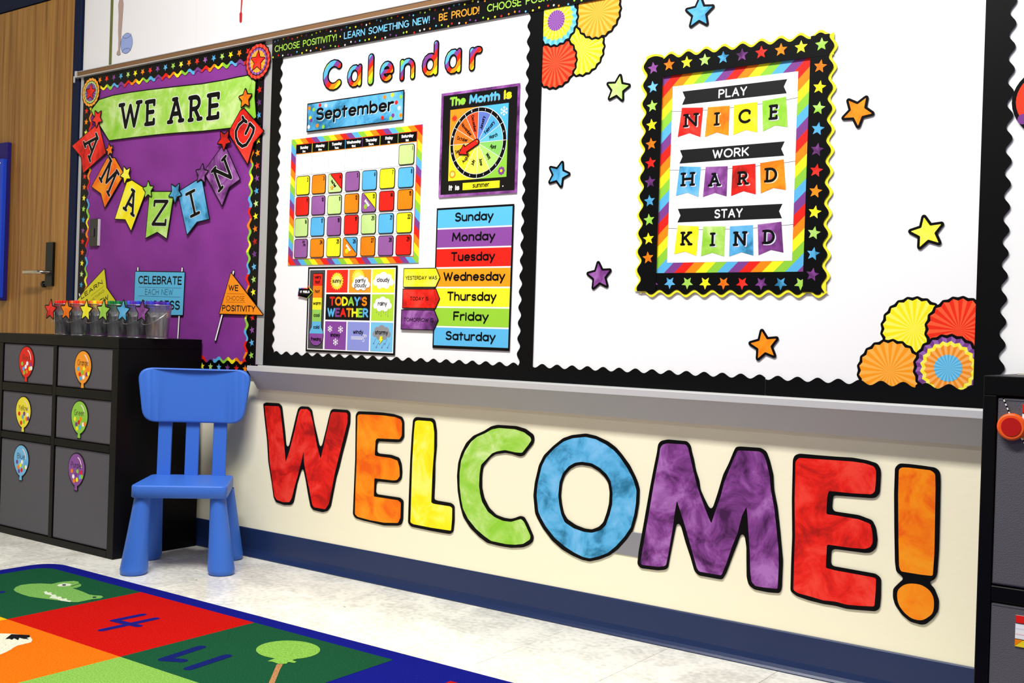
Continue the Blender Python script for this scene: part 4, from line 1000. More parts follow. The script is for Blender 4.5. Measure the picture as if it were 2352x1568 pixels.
for k in range(6):
    xx = x-.034+k*.0125; zz = z-.022-(k % 2)*.012; b.line([(xx+.009, zz+.016), (xx, zz)], .0009, .0044, ink((96, 100, 180))); b.poly(circ(xx, zz, .0022, n=8), .0047, ink((120, 70, 150)))
b.obj('weather_picture', wt)
# thermometer
b = M(BOARD_Y); tx = (colx[0][0]+colx[0][1])/2+.003; tw_ = .0225; tz1 = vz1-.024; tz0 = vz0+.022; bz_ = tz0+.035
tube_ = roundp([(tx-tw_, tz1), (tx-tw_, bz_+.03)]+arc(tx, bz_, .034, .036, 132, 408, 18)+[(tx+tw_, bz_+.03), (tx+tw_, tz1)], .004)
b.poly(offset(tube_, .0022), .0044, MBLACK); zs = [tz1-(tz1-tz0)*k/6 for k in range(7)]
for k, co in enumerate(((232, 40, 28), (250, 130, 20), (252, 236, 50), (150, 210, 90), (100, 186, 232), (140, 74, 160))):
    t_ = clip(clip(tube_, 0, 1, zs[k]), 0, -1, -zs[k+1]); b.poly(t_, .0048, mat(co, .5, .2, kind='paperblotch'))
b.obj('thermometer', wt)
b = M(BOARD_Y)
for k, s_ in enumerate(('hot', 'warm', 'cool', 'cold', 'freezing')):
    tcen(b, s_, (tx, (zs[k+1]+zs[k+2])/2+.002), .0125, .17, .0054, MINK, min(1.1, .05/(twidth(s_, SP)*.0125)))
tcen(b, 'very', (tx, (zs[0]+zs[1])/2+.010), .0125, .17, .0054, MINK, 1.1); tcen(b, 'hot', (tx, (zs[0]+zs[1])/2-.007), .0125, .17, .0054, MINK, 1.1)
for (ci, ri, s_, dz, w_) in ((1, 0, 'sunny', 0, .042), (2, 0, 'partly', 0, .047), (2, 0, 'cloudy', -.016, .055), (3, 0, 'cloudy', .002, .055), (3, 1, 'rainy', .012, .040), (1, 2, 'snowy', .001, .045), (2, 2, 'windy', .013, .046), (3, 2, 'stormy', .014, .056)):
    x, z = cc(ci, ri); tcen(b, s_, (x+(.004 if ci == 2 and ri == 0 else 0), z+dz+.002), .0145, .15, .0056 if ci == 2 and ri == 0 else .0051, MINK, w_/(twidth(s_, SP)*.0145))
x0, x1 = colx[1][0]+.018, colx[2][1]-.014; zm = (rowz[1][0]+rowz[1][1])/2
CS = [RED, ORANGE, YELLOW, GREEN, BLUE, PURPLE]
text(b, "TODAY'S", (x0, zm+.004), (x1, zm+.004), .031, .22, .0046, [ink(q_) for q_ in (RED, ORANGE, YELLOW, GREEN, BLUE, PURPLE, ORANGE)])
text(b, 'WEATHER', (colx[1][0]+.009, zm-.034), (colx[2][1]-.007, zm-.034), .031, .22, .0046, [ink(q_) for q_ in (BLUE, PURPLE, RED, ORANGE, YELLOW, GREEN, BLUE)])
b.obj('lettering', wt)
# IT FEELS pointer
pf = roundp(pts(c, [(62, 415), (203, 420), (208, 378), (290, 482), (193, 590), (190, 552), (47, 548)]), .002)
fe = tag(card('pointer_arrow', pf, .0066, stripes(1, -1, .09, .5)), 'small black arrow reading IT FEELS pointing at the thermometer', 'arrow')
b = M(BOARD_Y); b.poly(offset(pf, -.0032), .0069, MINK); b.obj('black_face', fe)
b = M(BOARD_Y); p0 = c(88, 498); p1 = c(235, 500); text(b, 'IT FEELS', (p0[0], p0[1]), (p1[0], p0[1]), .0085, .26, .0073, MWHITE); b.obj('lettering', fe)

# ================================================================== weekday chart and its three pointers
c = crop(900, 450, 4.2375)
ux0, ux1, uz0, uz1 = -2.162, -1.862, .781, 1.222
wk = tag(card('weekday_chart', rect(ux0, uz0, ux1, uz1), .0035, MBLACK), 'tall chart listing the seven weekdays on coloured bands', 'chart')
b = M(BOARD_Y); b.poly(rect(ux0+.0055, uz0+.009, ux1-.0055, uz1-.0065), .0038, MWHITE)
bh = (uz1-.0065-uz0-.009+.005)/7; ZB = []
DAYS = (('Sunday', (92, 190, 240), .5), ('Monday', (140, 74, 160), .56), ('Tuesday', (240, 32, 20), .57), ('Wednesday', (250, 160, 24), .80), ('Thursday', (252, 240, 40), .64), ('Friday', (152, 210, 56), .46), ('Saturday', (92, 186, 236), .65))
b.obj('white_ground', wk)
for k, (nm, co, f_) in enumerate(DAYS):
    zt = uz1-.0065-k*bh; zb_ = zt-bh+.005; b = M(BOARD_Y); b.poly(rect(ux0+.0055, zb_, ux1-.0055, zt), .0041, mat(co, .5, .2)); bd = b.obj('coloured_band', wk)
    zm = (zb_+zt)/2; W_ = (ux1-ux0)*f_; xm = (ux0+ux1)/2+(.006 if nm == 'Wednesday' else 0)
    b = M(BOARD_Y); text(b, nm, (xm-W_/2, zm-.011), (xm+W_/2, zm-.011), .029, .19, .0044, MINK); b.obj('lettering', bd)
for s_, q_, co, tw2, wg in (('YESTERDAY WAS', [(125, 705), (442, 698), (484, 795), (442, 890), (122, 893)], YELLOW, (145, 452, 815), .15),
                        ('TODAY IS', [(118, 903), (442, 900), (480, 1002), (437, 1098), (110, 1095)], RED, (190, 370, 1012), .15), ('TOMORROW IS', [(106, 1103), (430, 1108), (467, 1213), (418, 1308), (95, 1300)], PURPLE, (130, 418, 1222), .15)):
    P = pts(c, q_); xl = (P[0][0]+P[4][0])/2; xr = (P[1][0]+P[3][0])/2; zt = (P[0][1]+P[1][1])/2; zb_ = (P[4][1]+P[3][1])/2
    P = [(xl, zb_), (xr, zb_), (P[2][0], (zt+zb_)/2), (xr, zt), (xl, zt)]
    rt = tag(card('pointer_arrow', roundp(P, .002), .0062, MBLACK), '%s pointer card reading %s beside the weekday chart' % (CN[co], s_), 'arrow', 'pointer cards of the weekday chart')
    b = M(BOARD_Y); b.poly(offset(P, -.0026), .0065, wc(co)); b.obj('printed_face', rt)
    b = M(BOARD_Y); X0 = c(tw2[0], tw2[2])[0]; X1 = c(tw2[1], tw2[2])[0]; zm = (zt+zb_)/2; text(b, s_, (X0, zm-.006), (X1, zm-.006), .012, wg, .0069, MINK); b.obj('lettering', rt)
# ================================================================== motto poster in star borders
pa_ = crop(1440, 60, 4.523); pb_ = crop(1440, 360, 4.356)
PX0, PX1, PZ0, PZ1 = -1.3765, -0.963, 1.009, 1.5465
po = thing('motto_poster', ((PX0+PX1)/2, BOARD_Y, PZ0-.05), 'framed poster reading Play Nice, Work Hard, Stay Kind', 'poster')
b = M(BOARD_Y); b.poly(rect(PX0-.012, PZ0-.012, PX1+.012, PZ1+.012), .0022, stripes(1, -1, .187, .10), back=.0012); sf = b.obj('rainbow_frame', po)
ix0, ix1, iz0, iz1 = -1.346, -.995, 1.038, 1.516
b = M(BOARD_Y); b.poly(rect(ix0, iz0, ix1, iz1), .0026, MWHITE); b.obj('white_panel', po)
def wave_strip(x0, x1, zb_, zm, amp, per, ph, sgn): 
    return scal(x0, x1, zb_, zm, amp, per, ph)
PP = .0517
strips = [('top', scal(-1.375, -.917, PZ1-.001, 1.5985, .0065, PP, -1.250), scal(-1.378, -.905, PZ1, 1.6055, .0068, PP, -1.250), False),
          ('bottom', scal(-1.424, -.917, PZ0+.001, .9585, -.0065, PP, -1.339), scal(-1.424, -.905, PZ0, .9510, -.0068, PP, -1.337), False),
          ('left', scal(.961, 1.597, PX0+.0005, -1.4285, -.0065, PP*.985, 1.579), scal(.961, 1.604, PX0, -1.4365, -.0068, PP*.985, 1.577), True),
          ('right', scal(.959, 1.599, PX1-.0005, -.9105, .0065, PP, 1.569), scal(.956, 1.594, PX1, -.9025, .0068, PP, 1.567), True)]
yel = mat((250, 240, 50), .5, .2)
for nm, bl, ye, sw in strips:
    if nm == 'left':
        bl = bl[:2]+[(bl[1][0]+.0075*math.sin(math.pi*t/8), bl[1][1]+(-1.4285-bl[1][1])*t/8) for t in range(1, 8)]+bl[2:]
        ye = ye[:2]+[(ye[1][0]+.0075*math.sin(math.pi*t/8), ye[1][1]+(-1.4365-ye[1][1])*t/8) for t in range(1, 8)]+ye[2:]
    if sw: bl, ye = swap(bl), swap(ye)
    b = M(BOARD_Y); b.poly(ye, .0042 if sw else .0048, yel, back=.0034); y_ = tag(b.obj('yellow_trim', po), 'yellow scalloped edge strip')
    b = M(BOARD_Y); b.poly(bl, {'top': .0074, 'bottom': .0062, 'left': .0078, 'right': .0070}[nm], trimm, back=.0052); bs = tag(b.obj('star_border', po), 'black scalloped strip printed with stars')
    cols = {'top': [ORANGE, YELLOW, GREEN, BLUE, PURPLE, RED, ORANGE, YELLOW, GREEN], 'left': [PURPLE, BLUE, GREEN, YELLOW, ORANGE, RED, PURPLE, BLUE, GREEN, YELLOW, ORANGE],
            'right': [ORANGE, YELLOW, GREEN, BLUE, PURPLE, RED, ORANGE, YELLOW, GREEN, BLUE, PURPLE], 'bottom': [PURPLE, BLUE, GREEN, YELLOW, ORANGE, RED, PURPLE, BLUE, GREEN]}[nm]
    e0, e1, rt_ = {'top': ((-1.357, 1.5755), (-.935, 1.5745), 0), 'left': ((-1.4045, 1.572), (-1.402, 1.052), -78), 'right': ((-.937, 1.520), (-.9395, 1.002), 10), 'bottom': ((-1.386, .984), (-.969, .980), 180)}[nm]
    n = len(cols)
    for i, co in enumerate(cols):
        b = M(BOARD_Y); t = i/(n-1); b.poly(roundp(starp(e0[0]+(e1[0]-e0[0])*t, e0[1]+(e1[1]-e0[1])*t, .0178, rt_, .44), .001, 1), {'top': .0078, 'bottom': .0066, 'left': .0082, 'right': .0074}[nm], wc(co)); b.obj('printed_star', bs)
rb = mat((12, 12, 14), .45, .3)
for nm, c, q_, tx_, base in (('PLAY', pa_, [(583,680),(612,745),(577,818),(1662,700),(1635,632),(1672,553)], (955, 1252, 745, 703), 105),
                       ('WORK', pa_, [(555,1288),(585,1345),(551,1425),(1638,1350),(1608,1280),(1642,1200)], (893, 1272, 1370, 1345), 105),
                       ('STAY', pb_, [(512,520),(543,587),(512,655),(1555,617),(1525,548),(1560,473)], (878, 1162, 612, 605), 88)):
    P = pts(c, q_); x0 = (P[0][0]+P[2][0])/2; x1 = (P[3][0]+P[5][0])/2; z0 = (P[2][1]+P[3][1])/2; z1 = (P[0][1]+P[5][1])/2; zm = (z0+z1)/2
    b = M(BOARD_Y); b.poly([(x0, z0), (x1, z0), (x1-.0085, zm), (x1, z1), (x0, z1), (x0+.0085, zm)], .0030, rb); rbn = b.obj('printed_ribbon', po)
    X0 = c(tx_[0], tx_[2])[0]; X1 = c(tx_[1], tx_[3])[0]; hh = (z1-z0)*.66
    b = M(BOARD_Y); text(b, nm, (X0, zm-hh/2), (X1, zm-hh/2), hh, .17, .0034, mat((226, 226, 232), .5, .2), sp=.24); b.obj('lettering', rbn)
def pennant(c, poly, ch, lbox, co, d, parent):
    P = pts(c, poly); b = M(BOARD_Y); b.poly(P, d, wc(co)); pn = b.obj('printed_pennant', parent)
    l, t, r_, bt = lbox; X0, X1 = c(l, (t+bt)/2)[0], c(r_, (t+bt)/2)[0]; Z1, Z0 = c((l+r_)/2, t)[1], c((l+r_)/2, bt)[1]
    b = M(BOARD_Y); H = Z1-Z0; W = .18*H
    sx, st = SLAB_EXT.get(ch, (0, 0)); gw = G[ch][0]
    def mk(ox, oz, dd, mt):
        def f(x, z):
            return (X0+W/2+(x+sx)/(gw+2*sx)*(X1-X0-W)+ox, Z0+W/2+z*(H-W)+oz)
        glyph(b, ch, f, W, dd, mt, True)
    mk(.0032, -.0028, d+.0003, mat((232, 196, 196) if co == RED else (250, 214, 160) if co == ORANGE else (214, 214, 236), .5, .2)) if co not in (YELLOW,) else None
    mk(0, 0, d+.0006, MINK); b.obj('lettering', pn)
SLAB_EXT = {'A': (.11, 0), 'N': (.11, 0), 'I': (.11, 0), 'C': (0, 0), 'E': (.11, 0), 'H': (.11, 0), 'R': (.11, 0), 'D': (.11, 0), 'K': (.11, 0), 'M': (.11, 0), 'W': (.11, 0), 'B': (.1, 0), 'Z': (0, 0), 'G': (0, 0)}
R1 = [('N', [(577,850),(797,847),(768,1153),(655,1113),(533,1153)], (588,908,755,1048), RED), ('I', [(845,845),(1072,828),(1060,1138),(940,1105),(815,1153)], (908,896,972,1036), ORANGE),
      ('C', [(1118,822),(1360,790),(1362,1105),(1240,1080),(1108,1132)], (1163,864,1294,1012), YELLOW), ('E', [(1410,780),(1658,735),(1675,1050),(1545,1033),(1418,1095)], (1476,816,1588,974), GREEN)]
R2 = [('H', [(533,97),(745,103),(720,402),(610,360),(495,392)], (540,155,690,295), BLUE), ('A', [(793,103),(1013,95),(1002,397),(885,362),(765,403)], (815,160,950,298), PURPLE),
      ('R', [(1060,92),(1290,70),(1293,377),(1170,345),(1047,393)], (1107,145,1228,283), RED), ('D', [(1337,65),(1573,27),(1595,333),(1470,313),(1343,367)], (1380,108,1525,256), ORANGE)]
R3 = [('K', [(512,685),(725,697),(700,992),(585,948),(477,975)], (538,747,665,888), YELLOW), ('I', [(768,697),(990,697),(977,998),(858,960),(745,995)], (833,757,892,896), GREEN),
      ('N', [(1035,697),(1265,683),(1270,988),(1150,955),(1027,998)], (1065,745,1212,893), BLUE), ('D', [(1313,678),(1550,650),(1570,958),(1445,932),(1320,985)], (1358,728,1502,874), PURPLE)]
for c, row, ln in ((pa_, R1, [(470,887),(575,885),(800,875),(1075,850),(1365,815),(1660,768),(1775,745)]), (pb_, R2, [(432,133),(745,132),(1013,120),(1290,95),(1570,62),(1690,45)]), (pb_, R3, [(413,715),(730,730),(990,725),(1270,715),(1550,688),(1667,677)])):
    b = M(BOARD_Y); b.line(pts(c, ln), .0009, .0029, MINK); b.obj('printed_string', po)
    for ch, poly, lb_, co in row: pennant(c, poly, ch, lb_, co, .0032, po)

# ================================================================== star trims on the purple board
c2 = crop(160, 80, 4.9); c3 = crop(160, 320, 4.9); c6 = crop(400, 780, 7.84)
WP = .0485
CYC = [GREEN, YELLOW, ORANGE, RED, PURPLE, BLUE]
def star_trim(lb, u0, u1, base, mean, side, vertical, starline, s0, s1, ns, cyc, rot, cseq, d, ph, seg=.0405):
    """u along the strip; base and mean are the cross positions of the straight and the wavy edge"""
    amp = .0062
    wv = lambda u: mean+amp*math.cos(2*math.pi*(u-ph)/WP)*side
    F = (lambda p: [(v, u) for u, v in p]) if vertical else (lambda p: p)
    black = [(u0, base), (u1, base)]+[(u1-(u1-u0)*i/(int((u1-u0)/WP*10)), wv(u1-(u1-u0)*i/(int((u1-u0)/WP*10)))) for i in range(int((u1-u0)/WP*10)+1)]
    rt = tag(card('star_trim', F(black), d, trimm), lb, 'border', 'star printed trims on the purple board')
    b = M(BOARD_Y); u = u0; k = 0; T_ = .0125*side
    while u < u1-1e-4:
        e = min(u+seg, u1); n = 8; us = [u+(e-u)*i/n for i in range(n+1)]
        P = [(q_, wv(q_)-T_*.1) for q_ in us]+[(q_, wv(q_)+T_+.002*side*math.sin(q_*70)) for q_ in reversed(us)]
        b.poly(F(P), d-.0006, mat(cseq[k % 6], .5, .2)); u = e; k += 1
    b.obj('rainbow_edge', rt)
    for i in range(ns):
        b = M(BOARD_Y); q_ = s0+(s1-s0)*i/max(1, ns-1); x, z = (starline, q_) if vertical else (q_, starline)
        b.poly(starp(x, z, .0142, rot, .44), d+.0003, wc(cyc[i % 6])); b.obj('printed_star', rt)
    return rt
star_trim('star printed trim with rainbow edge across the top of the purple board', -4.114, -2.992, 1.8615, 1.808, -1, False, 1.8365, -4.0000, -3.0800, 20, [ORANGE, RED, PURPLE, BLUE, GREEN, YELLOW], 180, [PURPLE, RED, ORANGE, YELLOW, GREEN, BLUE], .0030, -3.464+WP/2)
star_trim('star printed trim with rainbow edge down the left side of the purple board', .657, 1.80, -4.115, -4.0655, 1, True, -4.0895, 1.031-.0457*7, 1.031+.0457*16, 24, [BLUE, GREEN, YELLOW, ORANGE, RED, PURPLE][0:6], 8, [RED, ORANGE, YELLOW, GREEN, BLUE, PURPLE], .0022, 1.32)
star_trim('star printed trim with rainbow edge down the right side of the purple board', .657, 1.80, -2.9915, -3.0385, -1, True, -3.0125, 1.048-.0458*8, 1.048+.0458*15, 24, [YELLOW, GREEN, BLUE, PURPLE, RED, ORANGE], -14, [GREEN, ORANGE, RED, BLUE, GREEN, YELLOW], .0022, 1.20)
star_trim('star printed trim with rainbow edge at the foot of the purple board', -4.114, -2.992, .657, .698, 1, False, .677, -3.237-WP*18, -3.237+WP*4, 23, [GREEN, BLUE, PURPLE, RED, ORANGE, YELLOW], 0, [YELLOW, ORANGE, RED, PURPLE, BLUE, GREEN], .0026, -3.238)

# rosettes
def rosette(pc, pr, ru, c1, c2_, c3_, lb, d):
    cx, cz = pc; b = M(BOARD_Y); n = 18
    def lob(r, a, m_=n): return [(cx+(r+(a if i % 2 == 0 else -a))*math.cos(math.pi*i/m_), cz+(r+(a if i % 2 == 0 else -a))*math.sin(math.pi*i/m_)) for i in range(2*m_)]
    b.poly(roundp(lob(ru, .002), .003, 2), d, MBLACK, back=d-TH); rt = tag(b.obj('rosette', None), lb, 'rosette', 'rosettes at the upper corners of the purple board')
    b = M(BOARD_Y)
    def wed(r, a, tones, dd):
        z = lob(r, a)
        for i in range(len(z)): b.poly([(cx, cz), z[i], z[(i+1) % len(z)]], dd, ink(tones[i % 2]))
    wed(ru-.0045, .0016, c1, d+.0003); b.poly(lob(ru*.76, .0014), d+.0007, MBLACK); wed(ru*.76-.003, .0012, c2_, d+.0010); wed(ru*.60, .0012, c3_, d+.0014)
    b.obj('pleated_rings', rt)
    b = M(BOARD_Y); si = starp(cx, cz, ru*.56, 6, .46); b.poly(offset(si, .003), d+.0018, MBLACK); b.poly(si, d+.0021, wc(RED)); b.obj('star_face', rt)
rosette(c2(254, 650), 0, .0635, (FOR[0], FOR[1]), ((170, 208, 110), (196, 224, 140)), (FPU[0], FPU[1]), 'orange edged rosette with a red star at the upper left corner of the purple board', .0062)
rosette(c2(2140, 305), 0, .0675, ((216, 44, 34), (244, 84, 60)), (FPU[0], FPU[1]), (FOR[0], FOR[1]), 'red edged rosette with a red star at the upper right corner of the purple board', .0085)

# WE ARE banner
bl = [(250,850),(345,727),(500,680),(700,645),(900,617),(1200,582),(1500,550),(1750,508),(1900,475),(2030,452),(2112,528),(2100,700),(2118,935),(1990,1020),(1820,1058),(1500,1092),(1200,1112),(1000,1130),(700,1165),(455,1197),(340,1010),(275,905)]
P = pts(c2, bl)
wa = tag(card('greeting_banner', roundp(offset(P, .001), .002), .0052, MBLACK), 'lime green watercolour banner reading WE ARE on the purple board', 'banner')
b = M(BOARD_Y); b.poly(offset(P, -.0036), .0055, wc(GREEN)); b.obj('printed_face', wa)
b = M(BOARD_Y); fx, fz = c2(2070, 510); fx2, fz2 = c2(2030, 640); b.line([(fx, fz), (fx2, fz2)], .0012, .0058, ink((90, 130, 50))); b.obj('fold_line', wa)
def slabchar(b, ch, f, W, d, halo=.0056, hm=None):
    glyph(b, ch, f, W+halo, d, hm or MWHITE, True); glyph(b, ch, f, W, d+.0004, MINK, True)
b = M(BOARD_Y)
for ch, (l, t, r_, bt) in (('W', (563,752,832,1055)), ('E', (858,728,997,1026)), ('A', (1114,700,1310,1000)), ('R', (1346,678,1512,980)), ('E', (1555,650,1726,960))):
    X0, X1 = c2(l, (t+bt)/2)[0], c2(r_, (t+bt)/2)[0]; Z1, Z0 = c2((l+r_)/2, t)[1], c2((l+r_)/2, bt)[1]
    H = Z1-Z0; W = .0180; sx = .1; gw = G[ch][0]
    f = (lambda X0, X1, Z0, H, gw: (lambda x, z: (X0+W/2+(x+sx)/(gw+2*sx)*(X1-X0-W), Z0+W/2+z*(H-W))))(X0, X1, Z0, H, gw)
    slabchar(b, ch, f, W, .0060)
b.obj('lettering', wa)

# AMAZING bunting pennants: each letter is drawn in the frame of its own card
def rotpen(c, poly, ch, base_l, base_r, top_m, co, lb, d, W=.0135):
    """letter feet at base_l and base_r, top centre at top_m"""
    P = pts(c, poly); rt = tag(card('letter_pennant', roundp(P, .002), d, MBLACK), lb, 'pennant', 'pennants spelling AMAZING')
    b = M(BOARD_Y); b.poly(offset(P, -.0040), d+.0003, wc(co)); b.obj('printed_face', rt)
    L = Vector(c(*base_l)); R_ = Vector(c(*base_r)); T_ = Vector(c(*top_m)); mid = (L+R_)/2; g_ = G[ch][0]; ex = .11
    if ch in 'ZG': ex = 0
    X = (R_-L); Zv = T_-mid
    f = lambda x, z: tuple(L+X*((x+ex)/(g_+2*ex))+Zv*z)
    b = M(BOARD_Y); slabchar(b, ch, f, W, d+.0006, .0036); b.obj('lettering', rt)
rotpen(c2, [(350,985),(435,1335),(170,1570),(145,1380),(38,1255)], 'A', (180,1210), (255,1425), (335,1160), RED, 'red pennant card with the first letter A beside the door frame', .0085)
rotpen(c3, [(440,205),(530,205),(640,395),(412,785),(368,618),(258,540)], 'M', (360,440), (465,630), (520,300), ORANGE, 'orange pennant card with the letter M', .0080)
rotpen(c3, [(660,480),(722,455),(868,548),(880,600),(712,1045),(645,912),(522,905)], 'A', (630,775), (745,860), (745,585), YELLOW, 'yellow pennant card with the second letter A', .0085)
rotpen(c3, [(925,583),(1165,583),(1190,650),(1115,1130),(1005,1053),(868,1125),(910,660)], 'Z', (955,955), (1098,958), (1050,700), GREEN, 'lime green pennant card with the letter Z', .0080)
rotpen(c3, [(1258,575),(1460,450),(1517,465),(1600,905),(1455,940),(1340,1090),(1250,670)], 'I', (1388,870), (1480,825), (1380,600), BLUE, 'blue pennant card with the letter I', .0085)
rotpen(c3, [(1555,320),(1725,85),(1790,105),(1945,455),(1815,550),(1735,765),(1550,420)], 'N', (1700,585), (1860,410), (1700,280), PURPLE, 'purple pennant card with the letter N', .0080)
# the G lies turned a quarter to the right; drawn as its own strokes
P = pts(c2, [(1985,825),(2215,1085),(2095,1225),(2025,1475),(1815,1130),(1815,1075),(1940,850)])
rt = tag(card('letter_pennant', roundp(P, .002), .0085, MBLACK), 'red pennant card with the letter G at the right end', 'pennant', 'pennants spelling AMAZING')
b = M(BOARD_Y); b.poly(offset(P, -.0040), .0088, wc(RED)); b.obj('printed_face', rt)
gs = [[(1968,930),(1985,965),(2012,985)], [(1985,965),(1925,1020),(1893,1090),(1895,1160),(1920,1220),(1965,1258),(2010,1240),(2055,1170),(2088,1100),(2095,1055),(2050,1005),(2030,1060),(2003,1115)]]
b = M(BOARD_Y)
for wd, dd, mt in ((.0161, .0091, MWHITE), (.0125, .0095, MINK)):
    for s_ in gs: b.line(pts(c2, s_), wd, dd, mt)
b.obj('lettering', rt)
def bstar(c, cp, tp, co, lb, d=.0108):
    cx, cz = c(*cp); tx, tz = c(*tp); R = math.hypot(tx-cx, tz-cz); rot = math.degrees(math.atan2(tx-cx, tz-cz))
    inner = starp(cx, cz, R-.0070, rot, .5)
    rt = tag(card('bunting_star', roundp(offset(inner, .0048), .001, 1), d, MBLACK), lb, 'star', 'stars between the bunting pennants')
    b = M(BOARD_Y); b.poly(inner, d+.0003, wc(co)); b.obj('printed_face', rt)
bstar(c2, (337,945), (325,1062), RED, 'red star cut-out at the top of the first A pennant')
bstar(c3, (475,122), (467,40), ORANGE, 'orange star cut-out between the A and M pennants')
bstar(c3, (658,400), (632,296), YELLOW, 'yellow star cut-out between the M and A pennants')
bstar(c3, (910,572), (912,458), GREEN, 'lime star cut-out between the A and Z pennants')
bstar(c3, (1214,602), (1211,735), BLUE, 'blue star cut-out between the Z and I pennants')
bstar(c3, (1512,392), (1524,265), PURPLE, 'purple star cut-out between the I and N pennants')
bstar(c2, (1765,1185), (1760,1318), RED, 'red star cut-out between the N and G pennants')
bstar(c2, (2002,725), (2004,597), ORANGE, 'orange star cut-out above the G pennant')

# wall switch box on the purple board
x0, z1 = at(205.5, 503, BOARD_Y-.010); x1, z0 = at(223.5, 565, BOARD_Y-.010)
b = M(); b.box(x0, x1, BOARD_Y-.010, BOARD_Y, z0, z1, mat((20, 16, 22), .22, .5), bev=.002)
sw_ = tag(b.obj('switch_box', origin=((x0+x1)/2, BOARD_Y, z0)), 'glossy black switch box on the left of the purple board', 'switch')
b = M(); b.box(x1-.001, x1+.0035, BOARD_Y-.0105, BOARD_Y, z0+.002, z1-.002, mat((206, 196, 206), .3, .5), bev=.0008); tag(b.obj('side_trim', sw_), 'pale side trim')
b = M(); b.box((x0+x1)/2-.008, (x0+x1)/2+.008, BOARD_Y-.0135, BOARD_Y-.0095, (z0+z1)/2-.018, (z0+z1)/2+.018, mat((40, 34, 42), .25, .5), bev=.002); b.obj('rocker', sw_)

# picket signs
c5 = crop(80, 600, 6.533); c4 = crop(0, 560, 3.647)
def sign(name, poly, co, sticks, lb, d, c):
    P = pts(c, poly)
    rt = tag(card(name, roundp(offset(P, .0035), .002), d, MBLACK), lb, 'sign', 'picket sign cut-outs on the purple board')
    b = M(BOARD_Y); b.poly(P, d+.0003, ink(co)); b.obj('printed_face', rt)
    for s_ in sticks:
        q = pts(c, s_); b = M(BOARD_Y); b.line(q, .0125, d-.0006, MBLACK); b.line(q, .0068, d-.0003, MWHITE); tag(b.obj('stick', rt), 'white stick')
    return rt
s1 = sign('picket_sign', [(1060,118),(1092,400),(1225,590),(840,960),(655,590),(780,420)], (222, 214, 40), [[(683,490),(740,700)]], 'yellow pennant shaped sign behind the pails', .0050, c5)
b = M(BOARD_Y)
p0, p1 = c5(690, 588), c5(1037, 335); p0 = c5(715, 572); text(b, 'LEARN', p0, p1, .0185, .17, .0056, MINK)
p0, p1 = c5(800, 675), c5(1062, 455); text(b, 'SOMETHING', p0, p1, .0125, .07, .0056, MINK)
p0, p1 = c5(950, 690), c5(1130, 570); text(b, 'NEW', p0, p1, .022, .17, .0056, MINK)
p0, p1 = c5(860, 520), c5(1052, 375); b.line([p0, p1], .0007, .0056, MINK); b.obj('lettering', s1)
s2 = sign('picket_sign', [(1525,157),(2265,168),(2235,806),(1500,800)], (92, 184, 226), [[(1562,100),(1555,790)], [(2225,105),(2160,1150)]], 'blue placard sign reading CELEBRATE behind the last pail', .0050, c5)
b = M(BOARD_Y)
text(b, 'CELEBRATE', c5(1567, 340), c5(2222, 355), .033, .17, .0056, MINK)
text(b, 'EACH NEW', c5(1672, 500), c5(2088, 507), .0225, .07, .0056, MINK)
text(b, 'SUCCESS', c5(1610, 722), c5(2192, 730), .036, .17, .0056, MINK)
b.line([c5(1575, 385), c5(2215, 403)], .0007, .0056, MINK); b.line([c5(1570, 518), c5(2203, 538)], .0007, .0056, MINK); b.obj('lettering', s2)
s3 = sign('picket_sign', [(1946,245),(2213,594),(1850,584)], (250, 146, 22), [[(1967,232),(1815,803)]], 'orange triangular sign reading WE CHOOSE POSITIVITY', .0062, c4)
b = M(BOARD_Y)
text(b, 'WE', c4(1925, 392), c4(2008, 396), .0225, .17, .0068, MINK); text(b, 'CHOOSE', c4(1908, 473), c4(2060, 477), .0165, .07, .0068, MINK)
text(b, 'POSITIVITY', c4(1872, 562), c4(2150, 570), .0225, .16, .0068, MINK)
b.line([c4(1912, 416), c4(2055, 421)], .0007, .0068, MINK); b.line([c4(1905, 486), c4(2065, 490)], .0007, .0068, MINK); b.obj('lettering', s3)

# ================================================================== red balloon on the white board at the right edge
bx, bz = at(2394.7, 231); rr_ = abs(at(2325, 231)[0]-bx)
def balloon_shape(cx, cz, w_, h_):
    P = []
    for i in range(36):
        a = 2*math.pi*i/36; s_ = math.sin(a); wz = w_*(1-.16*max(0, -s_)**1.5*1.0)
        P.append((cx+wz*math.cos(a), cz+h_*s_*(1.0 if s_ > 0 else 1.12)))
    return P
kn = lambda cx, zb_: [(cx-.006, zb_+.006), (cx-.009, zb_-.014), (cx+.009, zb_-.014), (cx+.006, zb_+.006)]
bp = balloon_shape(bx, bz, rr_, rr_*1.12)
rt = tag(card('balloon_cutout', bp, .0052, MBLACK), 'red balloon cut-out at the right picture edge on the white board', 'balloon')
b = M(BOARD_Y); b.poly(offset(bp, -.0085), .0055, ink((238, 62, 32)))
b.obj('printed_face', rt)
b = M(BOARD_Y)
for dx, dz, co in ((-.60, -.62, PURPLE), (-.2, -.72, YELLOW), (.3, -.7, BLUE), (.1, -.3, GREEN), (.6, -.4, WHITE)): b.poly(circ(bx+dx*rr_, bz+dz*rr_, .012, n=14), .0058, ink(co))
b.obj('printed_dots', rt)

